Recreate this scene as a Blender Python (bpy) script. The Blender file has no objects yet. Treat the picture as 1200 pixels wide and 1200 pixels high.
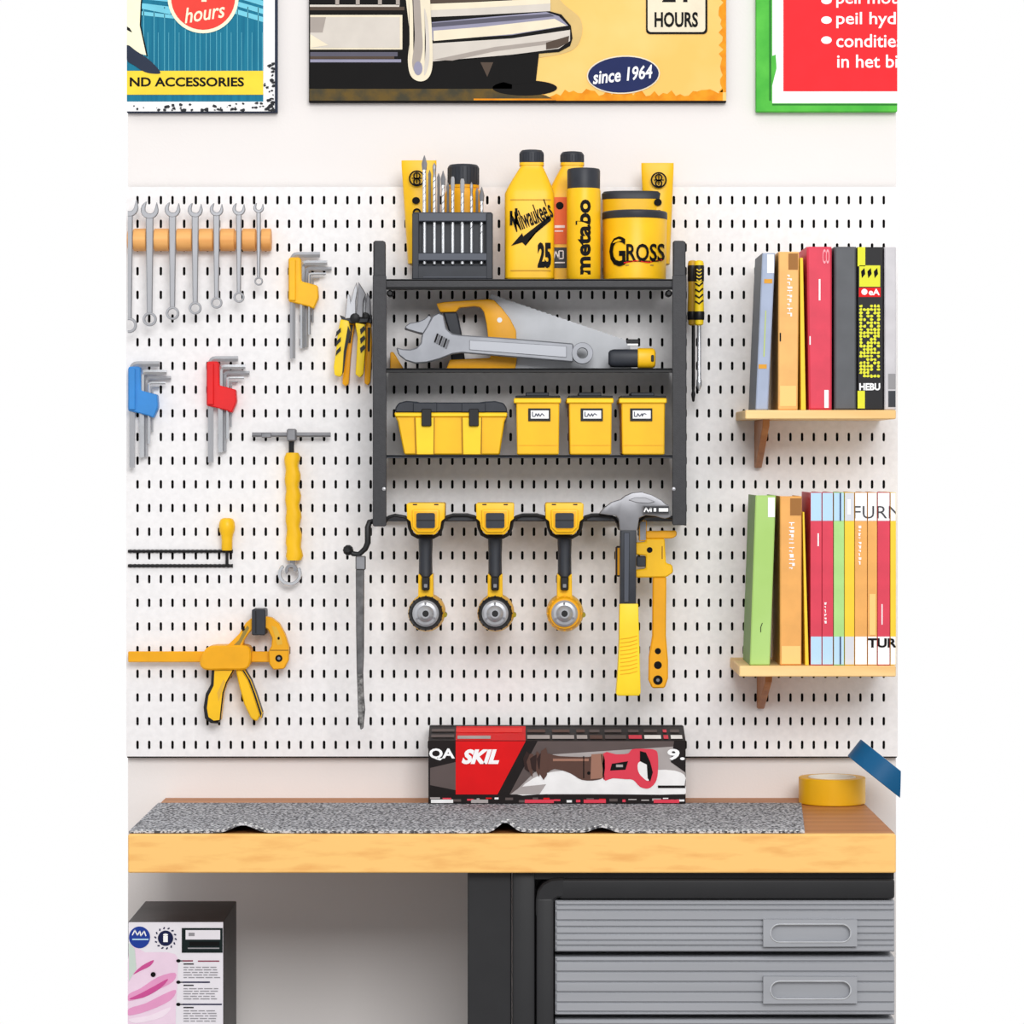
import bpy, bmesh, math, random
from mathutils import Vector, Matrix
random.seed(7)
C = bpy.context.scene.collection
# ---------------------------------------------------------------- camera geometry
D = 3.6           # camera distance from the wall (m)
EYE_PY = 540.0    # picture row of the eye level
ZE = 1.295        # eye height (m)
def W(px, py, d):
    k = (D - d) / D / 1000.0
    return Vector(((px - 600.0) * k, -d, ZE - (py - EYE_PY) * k))
def K(d): return (D - d) / D / 1000.0          # metres per pixel at depth d
def PXX(x, d): return 600 + x / K(d)
# ---------------------------------------------------------------- materials
def lin(c):
    return tuple(((v/255.0)/12.92 if v/255.0 <= .04045 else ((v/255.0+.055)/1.055)**2.4) for v in c) + (1.0,)
MATS = {}
def M(name, rgb, rough=.5, metal=0.0, var=0.0, scale=40.0, bump=0.0, bscale=200.0, stretch=(1,1,1), rgb2=None, spec=.3, coat=0.0, ramp=None):
    if name in MATS: return MATS[name]
    m = bpy.data.materials.new(name); m.use_nodes = True
    nt = m.node_tree; b = nt.nodes['Principled BSDF']
    b.inputs['Base Color'].default_value = lin(rgb)
    b.inputs['Roughness'].default_value = rough
    b.inputs['Metallic'].default_value = metal
    b.inputs['Specular IOR Level'].default_value = .12 if any(k in name for k in ('print','poster','carton','package')) else spec
    b.inputs['Coat Weight'].default_value = coat
    tc = nt.nodes.new('ShaderNodeTexCoord'); mp = nt.nodes.new('ShaderNodeMapping')
    nt.links.new(tc.outputs['Object'], mp.inputs['Vector']); mp.inputs['Scale'].default_value = stretch
    if rgb2 or var:
        n = nt.nodes.new('ShaderNodeTexNoise'); n.inputs['Scale'].default_value = scale; n.inputs['Detail'].default_value = 4
        nt.links.new(mp.outputs[0], n.inputs['Vector'])
        r = nt.nodes.new('ShaderNodeValToRGB')
        lo, hi = ramp or (.35, .65)
        r.color_ramp.elements[0].position = lo; r.color_ramp.elements[1].position = hi
        r.color_ramp.elements[0].color = lin(rgb)
        r.color_ramp.elements[1].color = lin(rgb2) if rgb2 else lin(tuple(max(0, min(255, v*(1-var))) for v in rgb))
        nt.links.new(n.outputs['Fac'], r.inputs[0]); nt.links.new(r.outputs[0], b.inputs['Base Color'])
    if bump:
        n2 = nt.nodes.new('ShaderNodeTexNoise'); n2.inputs['Scale'].default_value = bscale; n2.inputs['Detail'].default_value = 3
        nt.links.new(mp.outputs[0], n2.inputs['Vector'])
        bp = nt.nodes.new('ShaderNodeBump'); bp.inputs['Strength'].default_value = bump; bp.inputs['Distance'].default_value = .001
        nt.links.new(n2.outputs['Fac'], bp.inputs['Height']); nt.links.new(bp.outputs[0], b.inputs['Normal'])
    MATS[name] = m
    return m
wall_m   = M('wall_paint', (239,234,231), .8, bump=.15, bscale=350, var=.015, scale=3)
board_m  = M('pegboard_enamel', (244,242,242), .5, bump=.12, bscale=260, var=.03, scale=130)
slot_shade  = M('slot_shade_black', (22,21,22), .9, var=.2)  # painted shade seen through the pegboard slots
floor_m  = M('floor_concrete', (150,145,140), .8, var=.15, scale=5)
yel      = M('yellow_plastic', (252,196,26), .38, var=.04, scale=30)
yel2     = M('amber_plastic', (246,174,16), .4, var=.05, scale=30)
lyel     = M('lemon_plastic', (254,216,38), .4, var=.04, scale=30)
blk      = M('black_plastic', (26,26,28), .45, var=.15, scale=60)
dgrey    = M('charcoal_powder_coat', (54,54,57), .42, bump=.2, bscale=900, var=.08, scale=200)
dgrey2   = M('dark_grey_plastic', (50,53,60), .45, var=.1, scale=60)
steel    = M('brushed_steel', (186,187,191), .32, .45, var=.07, scale=60, stretch=(1,1,.15))
steel_d  = M('dull_steel', (140,140,144), .38, .4, var=.12, scale=60)
chrome   = M('bright_chrome', (220,222,226), .18, .7, var=.05, scale=60)
white_p  = M('white_print', (250,250,250), .6, var=.01)
black_p  = M('black_print', (14,13,14), .6, var=.05)
red_p    = M('red_print', (228,28,30), .5, var=.03)
wood_rail= M('beech_dowel', (244,184,112), .5, rgb2=(228,158,86), scale=18, stretch=(.3,4,4))
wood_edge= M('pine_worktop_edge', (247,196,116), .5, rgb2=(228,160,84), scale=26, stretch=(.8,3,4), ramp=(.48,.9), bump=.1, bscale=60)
wood_top = M('brown_worktop_surface', (196,132,78), .45, rgb2=(165,102,54), scale=6, stretch=(.5,9,5), ramp=(.3,.75))  # browner wood tone on the top than on the front edge
wood_shelf=M('pine_shelf_board', (250,214,150), .5, rgb2=(236,190,122), scale=9, stretch=(.6,4,5))
wood_brk = M('stained_shelf_bracket', (186,124,72), .5, rgb2=(160,98,54), scale=14, stretch=(4,4,.6))
# ---------------------------------------------------------------- mesh builder
class MB:
    def __init__(s): s.bm = bmesh.new(); s.mats = []
    def mi(s, m):
        if m not in s.mats: s.mats.append(m)
        return s.mats.index(m)
    def raw(s, verts, faces, mat, fix=True, bev=0, seg=1, smooth=True):
        vs = [s.bm.verts.new(v) for v in verts]; fs = []
        i = s.mi(mat)
        for f in faces:
            try: fc = s.bm.faces.new([vs[k] for k in f])
            except ValueError: continue
            fc.material_index = i; fc.smooth = smooth; fs.append(fc)
        if fix: bmesh.ops.recalc_face_normals(s.bm, faces=fs)
        if bev:
            s.bm.normal_update()
            es = set()
            for f in fs:
                for e in f.edges:
                    if len(e.link_faces) == 2 and e.calc_face_angle(0) > .45: es.add(e)
            if es: bmesh.ops.bevel(s.bm, geom=list(es), offset=bev, segments=seg, profile=.6, affect='EDGES', clamp_overlap=True)
        return s
    def prism(s, pts, dF, dB, mat, bev=.0006, ref=None, seg=1):
        ref = dF if ref is None else ref
        P = [W(x, y, ref) for x, y in pts]; n = len(P)
        v = [(p.x, -dF, p.z) for p in P] + [(p.x, -dB, p.z) for p in P]
        f = [tuple(range(n)), tuple(range(2*n-1, n-1, -1))] + [(i, i+n, (i+1) % n + n, (i+1) % n) for i in range(n)]
        return s.raw(v, f, mat, True, bev, seg)
    def box(s, x0, y0, x1, y1, dF, dB, mat, bev=.0006, ref=None, seg=1):
        return s.prism([(x0,y0),(x1,y0),(x1,y1),(x0,y1)], dF, dB, mat, bev, ref, seg)
    def rbox(s, x0, y0, x1, y1, r, dF, dB, mat, bev=.0006, ref=None):
        return s.prism(rrect(x0,y0,x1,y1,r), dF, dB, mat, bev, ref)
    def flat(s, pts, d, mat):                       # printed shape lying on a face turned to the room
        a = sum(pts[i][0]*pts[(i+1) % len(pts)][1] - pts[(i+1) % len(pts)][0]*pts[i][1] for i in range(len(pts)))
        if a > 0: pts = pts[::-1]
        V = []
        for x, y in pts:
            if callable(d): V.append(d(x, y))
            else: V.append(W(x, y, d))
        return s.raw(V, [tuple(range(len(V)))], mat, False, 0, smooth=False)
    def rect(s, x0, y0, x1, y1, d, mat): return s.flat([(x0,y0),(x1,y0),(x1,y1),(x0,y1)], d, mat)
    def disc(s, cx, cy, rx, ry, d, mat, n=28, rot=0):
        c, q = math.cos(rot), math.sin(rot)
        return s.flat([(cx + rx*math.cos(a)*c - ry*math.sin(a)*q, cy + rx*math.cos(a)*q + ry*math.sin(a)*c) for a in [2*math.pi*i/n for i in range(n)]], d, mat)
    def line(s, x0, y0, x1, y1, w, d, mat):
        L = math.hypot(x1-x0, y1-y0) or 1; nx, ny = -(y1-y0)/L*w/2, (x1-x0)/L*w/2
        return s.flat([(x0+nx,y0+ny),(x1+nx,y1+ny),(x1-nx,y1-ny),(x0-nx,y0-ny)], d, mat)
    def poly(s, pts, w, d, mat):
        for a, b in zip(pts, pts[1:]): s.line(a[0], a[1], b[0], b[1], w, d, mat)
        return s
    def ringY(s, cx, cy, ro, ri, dF, dB, mat, n=28, a0=0, a1=360, bev=.0005, ref=None):
        full = abs(a1-a0) >= 360
        k = n if full else n+1
        A = [math.radians(a0 + (a1-a0)*i/n) for i in range(k)]
        ref = dF if ref is None else ref; v = []
        for a in A:
            for r, d in ((ro,dF),(ri,dF),(ri,dB),(ro,dB)):
                p = W(cx + r*math.cos(a), cy - r*math.sin(a), ref); v.append((p.x, -d, p.z))
        f = []
        for i in range(k if full else k-1):
            j = (i+1) % k
            for q in range(4): f.append((4*i+q, 4*i+(q+1) % 4, 4*j+(q+1) % 4, 4*j+q))
        if not full: f += [(0,1,2,3), (4*k-1,4*k-2,4*k-3,4*k-4)]
        return s.raw(v, f, mat, True, bev)
    def latheY(s, prof, cx, cy, ref, mat, n=28, sx=1):       # axis towards the room; prof = (radius px, depth)
        p0 = W(cx, cy, ref); k = K(ref); v = []; f = []
        for r, d in prof:
            for i in range(n):
                a = 2*math.pi*i/n; v.append((p0.x + r*sx*k*math.cos(a), -d, p0.z + r*k*math.sin(a)))
        m = len(prof)
        for q in range(m-1):
            for i in range(n):
                j = (i+1) % n; f.append((q*n+i, q*n+j, (q+1)*n+j, (q+1)*n+i))
        f += [tuple(range(n)), tuple(range((m-1)*n, m*n))]
        return s.raw(v, f, mat)
    def loft(s, secs, dc, mat, e=2.0, n=32, bev=0):          # vertical loft; secs = (cx px, half width px, half depth m, py)
        v = []; f = []; k = K(dc)
        for cx, hw, hd, py in secs:
            p = W(cx, py, dc)
            for i in range(n):
                a = 2*math.pi*i/n; c, q = math.cos(a), math.sin(a)
                v.append((p.x + hw*k*math.copysign(abs(c)**(2/e), c), p.y + hd*math.copysign(abs(q)**(2/e), q), p.z))
        m = len(secs)
        for q in range(m-1):
            for i in range(n):
                j = (i+1) % n; f.append((q*n+i, q*n+j, (q+1)*n+j, (q+1)*n+i))
        f += [tuple(range(n)), tuple(range((m-1)*n, m*n))]
        return s.raw(v, f, mat, True, bev)
    def lathe(s, prof, cx, dc, mat, n=32):                   # vertical axis; prof = (radius px, py)
        return s.loft([(cx, r, r*K(dc), py) for r, py in prof], dc, mat, 2.0, n)
    def tube(s, pts, r, mat, n=10, closed=False, world=False):
        P = [Vector(p) if world else W(*p) for p in pts]
        R = r if isinstance(r, (list, tuple)) else [r]*len(P)
        v = []; f = []; m = len(P); up = None
        for i, p in enumerate(P):
            t = (P[min(i+1, m-1)] - P[max(i-1, 0)]).normalized()
            if up is None:
                up = Vector((0,-1,0)) if abs(t.y) < .8 else Vector((1,0,0))
            a = (up - t*up.dot(t)).normalized(); b = t.cross(a); up = a
            for q in range(n):
                g = 2*math.pi*q/n; v.append(p + (a*math.cos(g) + b*math.sin(g))*R[i])
        for i in range(m-1):
            for q in range(n):
                w = (q+1) % n; f.append((i*n+q, i*n+w, (i+1)*n+w, (i+1)*n+q))
        f += [tuple(range(n)), tuple(range((m-1)*n, m*n))]
        return s.raw(v, f, mat)
    def text(s, body, x0, y0, x1, y1, d, mat, rot=0, bold=0.0, shear=0.0, clip=None):
        V, F = glyphs(body, bold, shear)
        if not V: return s
        ax = min(v[0] for v in V); bx = max(v[0] for v in V); ay = min(v[1] for v in V); by = max(v[1] for v in V)
        cx, cy = (x0+x1)/2, (y0+y1)/2; sx = (x1-x0)/max(bx-ax, 1e-6); sy = (y1-y0)/max(by-ay, 1e-6)
        c, q = math.cos(math.radians(rot)), math.sin(math.radians(rot)); pp = []
        for x, y in V:
            u = (x-(ax+bx)/2)*sx; w = (y-(ay+by)/2)*sy
            pp.append((cx + u*c - w*q, cy - (u*q + w*c)))
        b2 = bmesh.new(); vs = [b2.verts.new((x, y, 0)) for x, y in pp]
        for f in F:
            try: b2.faces.new([vs[k] for k in f])
            except ValueError: pass
        if clip:
            for co, no in ((clip[0], (-1,0,0)), (clip[1], (1,0,0))):
                bmesh.ops.bisect_plane(b2, geom=b2.verts[:]+b2.edges[:]+b2.faces[:], plane_co=(co,0,0), plane_no=no, clear_outer=True)
        b2.verts.index_update()
        pv = [d(v.co.x, v.co.y) if callable(d) else W(v.co.x, v.co.y, d) for v in b2.verts]
        fv = []
        for f in b2.faces:
            ids = [v.index for v in f.verts]
            a = sum(f.verts[i].co.x*f.verts[(i+1) % len(ids)].co.y - f.verts[(i+1) % len(ids)].co.x*f.verts[i].co.y for i in range(len(ids)))
            fv.append(ids if a < 0 else ids[::-1])
        b2.free()
        return s.raw(pv, fv, mat, False, 0, smooth=False)
    def clipx(s, xw, side):                                   # end of the modelled stretch of wall
        bm = s.bm
        r = bmesh.ops.bisect_plane(bm, geom=bm.verts[:]+bm.edges[:]+bm.faces[:], plane_co=(xw,0,0), plane_no=(side,0,0), clear_outer=True)
        es = [e for e in r['geom_cut'] if isinstance(e, bmesh.types.BMEdge)]
        try: bmesh.ops.holes_fill(bm, edges=es)
        except Exception: pass
        return s
    def build(s, name, parent=None):
        bm = s.bm
        ng = [f for f in bm.faces if len(f.verts) > 4]
        if ng: bmesh.ops.triangulate(bm, faces=ng)
        bm.normal_update()
        for e in bm.edges:
            if len(e.link_faces) == 2 and e.calc_face_angle(0) > .6: e.smooth = False
        me = bpy.data.meshes.new(name); bm.to_mesh(me); bm.free()
        for m in s.mats: me.materials.append(m)
        o = bpy.data.objects.new(name, me); C.objects.link(o)
        if parent: o.parent = parent
        return o
def rrect(x0, y0, x1, y1, r, n=4):
    out = []
    for cx, cy, a0 in ((x1-r,y0+r,-90),(x1-r,y1-r,0),(x0+r,y1-r,90),(x0+r,y0+r,180)):
        for i in range(n+1):
            a = math.radians(a0+90*i/n); out.append((cx+r*math.cos(a), cy+r*math.sin(a)))
    return out
GC = {}
def glyphs(body, bold, shear):
    key = (body, bold, shear)
    if key in GC: return GC[key]
    cu = bpy.data.curves.new('lettering', 'FONT'); cu.body = body; cu.size = 1; cu.offset = bold; cu.shear = shear; cu.resolution_u = 3
    ob = bpy.data.objects.new('lettering', cu); C.objects.link(ob)
    dg = bpy.context.evaluated_depsgraph_get()
    me = bpy.data.meshes.new_from_object(ob.evaluated_get(dg))
    V = [(v.co.x, v.co.y) for v in me.vertices]; F = [tuple(p.vertices) for p in me.polygons]
    bpy.data.objects.remove(ob); bpy.data.curves.remove(cu); bpy.data.meshes.remove(me)
    GC[key] = (V, F); return V, F
ROOTS = []
def thing(name, label, cat, group=None):
    o = bpy.data.objects.new(name, None); o.empty_display_size = .02; C.objects.link(o); tag(o, label, cat, group); return o
def tag(o, label, cat, group=None, kind=None):
    o['label'] = label; o['category'] = cat
    if group: o['group'] = group
    if kind: o['kind'] = kind
    ROOTS.append(o); return o
def struct(o): o['kind'] = 'structure'; return o
def kids(o): return [c for c in bpy.data.objects if c.parent == o]
def cyl(cx, dc, r, off=.0007, flatn=1.0):
    k = K(dc)
    def fn(px, py):
        p = W(px, py, dc + r*k*flatn)
        u = min(.98, abs(p.x - (cx-600)*k)/(r*k))
        y = -(dc + math.sqrt(1-u*u)*r*k*flatn + off); q = W(px, py, -y); return Vector((q.x, y, q.z))
    return fn
def sarc(pts, n=6):                                  # Catmull-Rom smoothing of a traced outline
    out = []; m = len(pts)
    for i in range(m):
        p0, p1, p2, p3 = pts[i-1], pts[i], pts[(i+1) % m], pts[(i+2) % m]
        for j in range(n):
            t = j/n
            out.append(tuple(.5*((2*p1[k]) + (-p0[k]+p2[k])*t + (2*p0[k]-5*p1[k]+4*p2[k]-p3[k])*t*t + (-p0[k]+3*p1[k]-3*p2[k]+p3[k])*t**3) for k in (0,1)))
    return out
XL, XR = -.45, .45
# ================================================================ SETTING
b = MB(); b.raw([(XL,0,0),(XR,0,0),(XR,.1,0),(XL,.1,0),(XL,0,2.0),(XR,0,2.0),(XR,.1,2.0),(XL,.1,2.0)],
      [(0,1,5,4),(1,2,6,5),(2,3,7,6),(3,0,4,7),(4,5,6,7),(0,3,2,1)], wall_m); struct(b.build('wall_back'))
b = MB(); b.raw([(-1.6,-3,-.05),(1.6,-3,-.05),(1.6,.1,-.05),(-1.6,.1,-.05),(-1.6,-3,0),(1.6,-3,0),(1.6,.1,0),(-1.6,.1,0)],
      [(0,1,5,4),(1,2,6,5),(2,3,7,6),(3,0,4,7),(4,5,6,7),(0,3,2,1)], floor_m); struct(b.build('floor'))
# ---------------------------------------------------------------- pegboard
BF = .016                                            # depth of its face
def pegboard():
    root = thing('pegboard', 'large white perforated metal panel covering the wall behind all the tools', 'pegboard')
    NX, NY, px, py, x0, y0 = 66, 24, 13.666, 27.76, 161.1, 234.5
    V = []; F = []
    sw, sh = 1.55, 5.0
    def add(x, y, d): p = W(x, y, BF); V.append((p.x, -d, p.z)); return len(V)-1
    for i in range(NX):
        for j in range(NY):
            cx, cy = x0+i*px, y0+j*py
            xa, xb, ya, yb = cx-px/2, cx+px/2, cy-py/2, cy+py/2
            if i == 0: xa = 600 - .45/K(BF)
            if i == NX-1: xb = 600 + .45/K(BF); 
            if j == 0: ya = 219
            if j == NY-1: yb = 886.5
            o = [add(xa,ya,BF), add(xb,ya,BF), add(xb,yb,BF), add(xa,yb,BF)]
            if cx + sw > 1050:
                F.append(tuple(o)); continue
            rel = [(-sw*.5,-sh),(sw*.5,-sh),(sw,-sh+1.4),(sw,sh-1.4),(sw*.5,sh),(-sw*.5,sh),(-sw,sh-1.4),(-sw,-sh+1.4)]
            s1 = [add(cx+a, cy+c, BF) for a, c in rel]; s2 = [add(cx+a, cy+c, BF-.0035) for a, c in rel]
            F += [(o[0],o[1],s1[1],s1[0]), (o[1],s1[2],s1[1]), (o[1],o[2],s1[3],s1[2]), (o[2],s1[4],s1[3]),
                  (o[2],o[3],s1[5],s1[4]), (o[3],s1[6],s1[5]), (o[3],o[0],s1[7],s1[6]), (o[0],s1[0],s1[7])]
            F += [(s1[q], s1[(q+1) % 8], s2[(q+1) % 8], s2[q]) for q in range(8)]
    me = bpy.data.meshes.new('panel'); me.from_pydata(V, [], F); me.materials.append(board_m); me.validate()
    bm = bmesh.new(); bm.from_mesh(me); bmesh.ops.remove_doubles(bm, verts=bm.verts, dist=1e-6)
    bmesh.ops.recalc_face_normals(bm, faces=bm.faces); bm.faces.ensure_lookup_table()
    bm.normal_update()
    f0 = max(bm.faces, key=lambda f: f.calc_area())
    if f0.normal.y > 0: bmesh.ops.reverse_faces(bm, faces=bm.faces)
    bm.to_mesh(me); bm.free()
    o = bpy.data.objects.new('panel', me); C.objects.link(o); o.parent = root
    e = MB(); P0 = W(0,219,BF).z; P1 = W(0,886.5,BF).z
    for (a, c, z0, z1) in ((XL,XR,P0-.003,P0),(XL,XR,P1,P1+.003),(XL,XL+.003,P1,P0),(XR-.003,XR,P1,P0)):
        v = [(a,-BF+.0002,z0),(c,-BF+.0002,z0),(c,-.008,z0),(a,-.008,z0),(a,-BF+.0002,z1),(c,-BF+.0002,z1),(c,-.008,z1),(a,-.008,z1)]
        e.raw(v, [(0,1,5,4),(1,2,6,5),(2,3,7,6),(3,0,4,7),(4,5,6,7),(0,3,2,1)], board_m)
    e.build('rolled_edge', root)
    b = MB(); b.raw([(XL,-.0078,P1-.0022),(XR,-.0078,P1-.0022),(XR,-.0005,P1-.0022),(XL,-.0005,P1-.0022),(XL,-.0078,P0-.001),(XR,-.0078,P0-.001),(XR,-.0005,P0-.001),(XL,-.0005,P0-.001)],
      [(0,1,5,4),(1,2,6,5),(2,3,7,6),(3,0,4,7),(4,5,6,7),(0,3,2,1)], slot_shade); k = b.build('slot_shade_sheet', root); k['label'] = 'near-black sheet standing in for the shade behind the slots'  # added dark sheet: paints the shade in the slots and under the board
pegboard()
# ================================================================ POSTERS
pd = .010
def left_poster():
    b = MB(); navy = M('poster_navy', (48,56,74), .6, var=.05); teal = M('poster_teal', (30,122,150), .6, rgb2=(22,108,138), scale=200, stretch=(1,1,.05))
    teal_l = M('poster_teal_light', (96,180,200), .6, var=.05); sky = M('poster_sky', (120,206,226), .6, var=.05); pyl = M('poster_yellow', (250,218,66), .6, var=.04)
    cream = M('poster_cream', (250,246,214), .6, var=.03); pr = M('poster_coral', (238,72,62), .6, var=.03); fl = M('poster_fleck', (52,54,58), .7, var=.1)
    x0 = PXX(XL, pd)
    b.box(x0, -40, 325, 132, pd, .0005, navy, .0004); d = pd + .0004
    b.rect(x0, -40, 322, 130.5, d, white_p); d += .0003
    b.rect(x0, -40, 308.5, 119, d, teal); d += .0003
    for k in range(12):
        x = 168 + k*12.2; b.rect(x, 8, x+.8, 83, d, teal_l); b.rect(x+5, 38, x+5.6, 83, d, teal_l)
    for k in range(3):
        y = 1 + k*9.5; b.flat([(268,y-12),(308.5,y),(308.5,y+6),(262,y-8)], d, sky); b.flat([(x0,y-9),(205,y-2),(205,y+2),(x0,y-4)], d, sky)
    d += .0003
    b.flat([(165,4),(200,12),(200,17),(165,10)], d, sky)
    b.rect(x0, 83, 308.5, 111, d, pyl)
    b.flat([(x0,-40),(168,-40),(165,5),(164.5,30),(172,65),(160,62),(x0,53)], d, cream)
    b.poly([(168,-20),(165.5,5),(164.6,30),(172.5,66)], 1.6, d+.0003, black_p)
    b.flat(sarc([(x0,53),(160,60),(172,68),(181,76),(188,85),(182,86.5),(170,84.5),(158,77),(x0,70)]), d+.0003, navy)
    b.flat([(x0,31),(152,33),(155,38),(152.5,37),(x0,35)], d+.0003, black_p)
    b.disc(238, -2.6, 41.6, 41.6, d+.0003, cream, 40); b.disc(238, -2.6, 37.5, 37.5, d+.0006, pr, 40)
    b.text('hours', 215, 6, 264, 24, d+.0009, cream, rot=9, bold=.012, shear=.35); b.rect(236,-6,242,2, d+.0009, cream)
    b.text('ND ACCESSORIES', 152, 90.5, 286, 101.5, d+.0003, black_p, bold=.028)
    rr = random.Random(3)
    for k in range(95):
        if k < 50: x, y = x0 + 172*rr.random()**.7, 131 - 11*rr.random()**1.6
        else: x, y = 322 - 12*rr.random()**1.8, 132 - 62*rr.random()**1.6
        x = max(x0+3, min(320, x)); y = min(129, y)
        if x < 309 and y < 120: y = 121
        r = .8 + 2.1*rr.random()
        b.flat([(x+r*(.5+rr.random())*math.cos(a), y+r*(.4+.7*rr.random())*math.sin(a)) for a in [2*math.pi*i/6 for i in range(6)]], d+.0003+k*.000003, fl)
    b.clipx(XL, -1)
    tag(b.build('poster'), 'teal vintage poster with red hours badge and yellow accessories band, top left', 'poster')
def car_poster():
    b = MB(); tan = M('poster_tan', (250,208,128), .6, rgb2=(244,196,106), scale=9); rust = M('poster_rust', (240,160,40), .7, rgb2=(228,138,30), scale=80)
    blackc = M('poster_car_black', (14,12,12), .6, var=.1); cr = [M('poster_chrome_%s' % n, c, .55, var=.03) for n, c in (('ivory',(238,226,200)),('grey',(170,160,152)),('slate',(92,90,104)),('pearl',(214,206,196)),('lilac',(150,148,170)),('umber',(84,70,60)))]
    navy = M('poster_oval_navy', (36,46,92), .6, var=.05); grd = M('poster_ground', (70,66,52), .7, rgb2=(104,84,44), scale=60); shade = M('poster_buff', (222,190,124), .6, var=.04)
    b.box(362, -40, 851, 120, pd, .0005, blackc, .0004); d = pd + .0004
    b.rect(362.6, -40, 851, 118, d, tan); e = .00025; d += e
    rr = random.Random(5)
    x = 602; y0 = 113
    while x < 846:
        y1 = min(115, 104 + 9*rr.random() + (6 if x < 640 else 0)); b.flat([(x,y0),(x+5,y1),(x+5,118),(x,118)], d, rust); x += 5; y0 = y1
    y = 108; x0 = 842
    while y > -38:
        x1 = 842 + 6*rr.random(); b.flat([(x0,y),(x1,y-5),(851,y-5),(851,y)], d, rust); y -= 5; x0 = x1
    d += e
    b.rect(362.6, 104, 600, 118, d, grd); b.flat([(600,104),(640,112),(652,118),(600,118)], d, grd); b.rect(555,115.5,650,117.5,d+e,rust)
    b.rect(362.6, -40, 600, 104, d+e, blackc)                       # the dark underside of the printed car
    b.disc(615, 103, 38, 9, d+e, blackc); b.flat([(584,60),(632,60),(628,96),(600,99),(586,95)], d+2*e, blackc)
    b.flat(sarc([(600,-20),(640,-20),(660,4),(680,22),(681,44),(668,60),(628,68),(600,68)]), d, shade); d += 2*e
    # left grille and number plate panel
    b.rect(363, 5.5, 468, 8, d, cr[3]); b.rect(363, 8, 474, 12, d, cr[5])
    for x in (395, 419, 445, 466): b.rect(x-2, -20, x+2.5, 6, d, cr[1])
    b.rect(363.5, 17.5, 471.5, 58, d+e, cr[0]); b.rect(363.5, 20, 468.5, 56, d+2*e, cr[3]); b.flat([(363.5,40),(385,53),(363.5,56)], d+3*e, cr[0]); b.flat([(363.5,20),(382,20),(378,38),(363.5,38)], d+3*e, cr[1])
    b.rect(363.5, 61, 466, 66, d+e, cr[2]); b.rect(363.5, 66, 462, 69, d+e, cr[5]); b.rect(363.5, 69.5, 470, 73, d+e, cr[4])
    # right bumper
    def band(y0l, y0r, y1l, y1r, m, xr=668, q=1): b.flat([(504,y0l),(560,(y0l*2+y0r)/3),(xr,y0r),(xr,y1r),(560,(y1l*2+y1r)/3),(504,y1l)], d+q*e, m)
    band(4.5,-2,20,13,cr[0], 645); band(12,4,20,13,cr[3], 645, 2); band(-12,-18,4,-3,cr[5],645)
    b.flat([(504,24),(640,12),(658,17),(669,30),(671,45),(668,54),(655,61),(504,73)], d+e, blackc)
    b.flat([(506,26),(560,21),(640,14),(655,19),(666,30),(600,41),(506,47)], d+2*e, cr[4]); b.flat([(508,36),(560,32),(650,22),(664,30),(600,40),(508,48)], d+3*e, cr[0])
    b.flat([(506,27),(600,19),(645,16),(650,19),(600,24),(506,32)], d+3*e, cr[2])
    b.flat([(506,51),(600,45),(668,35),(668,48),(655,57),(600,64),(506,72)], d+2*e, cr[3]); b.flat([(508,70),(580,55),(655,46),(640,52),(580,60),(530,71)], d+3*e, cr[1]); b.flat([(640,50),(667,42),(666,50),(654,56),(640,58)], d+4*e, cr[5])
    # overrider
    b.flat(sarc([(476,-20),(500,-20),(505,20),(507,60),(506,82),(500,93),(490,95),(481,88),(478,70),(480,40)]), d+5*e, cr[0])
    b.flat(sarc([(482,-20),(490,-20),(494,30),(495,60),(488,84),(483,74),(486,40)]), d+6*e, cr[1]); b.flat(sarc([(497,10),(502,30),(503,70),(497,88),(499,50)]), d+6*e, cr[3]); b.disc(490,80,5,8,d+7*e,cr[4])
    b.flat([(563,73),(578,73),(571,90)], d, cr[5])
    # hours plate and oval
    b.flat(rrect(757,-20,829,40,5), d, black_p); b.flat(rrect(759,-20,826.5,37.5,4), d+e, cr[0]); b.text('HOURS', 767,14,818,32,d+2*e, black_p, bold=.03)
    b.text('24', 776,-18,808,2.5,d+2*e, black_p, bold=.03)
    b.disc(730.5,87.5,43,22.5,d,cr[0],36,-.05); b.disc(730.5,87.5,41.5,21,d+e,navy,36,-.05); b.text('since 1964', 694,79,765,95.5,d+2*e, white_p, rot=6, bold=.022, shear=.25)
    tag(b.build('poster'), 'wide tan vintage poster with chrome car bumper and since 1964 oval', 'poster')
def right_poster():
    b = MB(); gr = M('poster_green', (92,196,72), .5, rgb2=(70,176,60), scale=30); rd = M('poster_red', (252,44,52), .55, var=.05); x1 = PXX(XR, pd+.002)
    dkg = M('poster_green_dark', (44,120,48), .6, var=.05)
    b.box(886, -40, x1, 131, pd+.002, .0005, gr, .0008); d = pd+.0024
    b.rect(905, -40, x1, 121, d, white_p); b.rect(918, -40, x1, 107, d+.0003, rd); b.rect(901.5, -40, 903.5, 118, d, dkg); b.rect(905,122,x1,123.4,d,dkg)
    b.flat([(903.5,66),(909,64),(910,80),(905,100)], d+.0003, gr)
    for y in (0.5,23.5,47): b.disc(968.5, y, 6.2, 4.4, d+.0006, white_p)
    cl = (900, x1)
    b.text('peil motor', 980,-10,1072,9,d+.0006,white_p,bold=.012,clip=cl); b.text('peil hydro', 980,14,1072,33,d+.0006,white_p,bold=.012,clip=cl)
    b.text('condities', 980,40,1058,55.5,d+.0006,white_p,bold=.012,clip=cl); b.text('in het bin', 981,64,1063,79.5,d+.0006,white_p,bold=.012,clip=cl)
    b.clipx(XR, 1)
    tag(b.build('poster'), 'red sign with white bullet list in a green frame, top right', 'sign')
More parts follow.
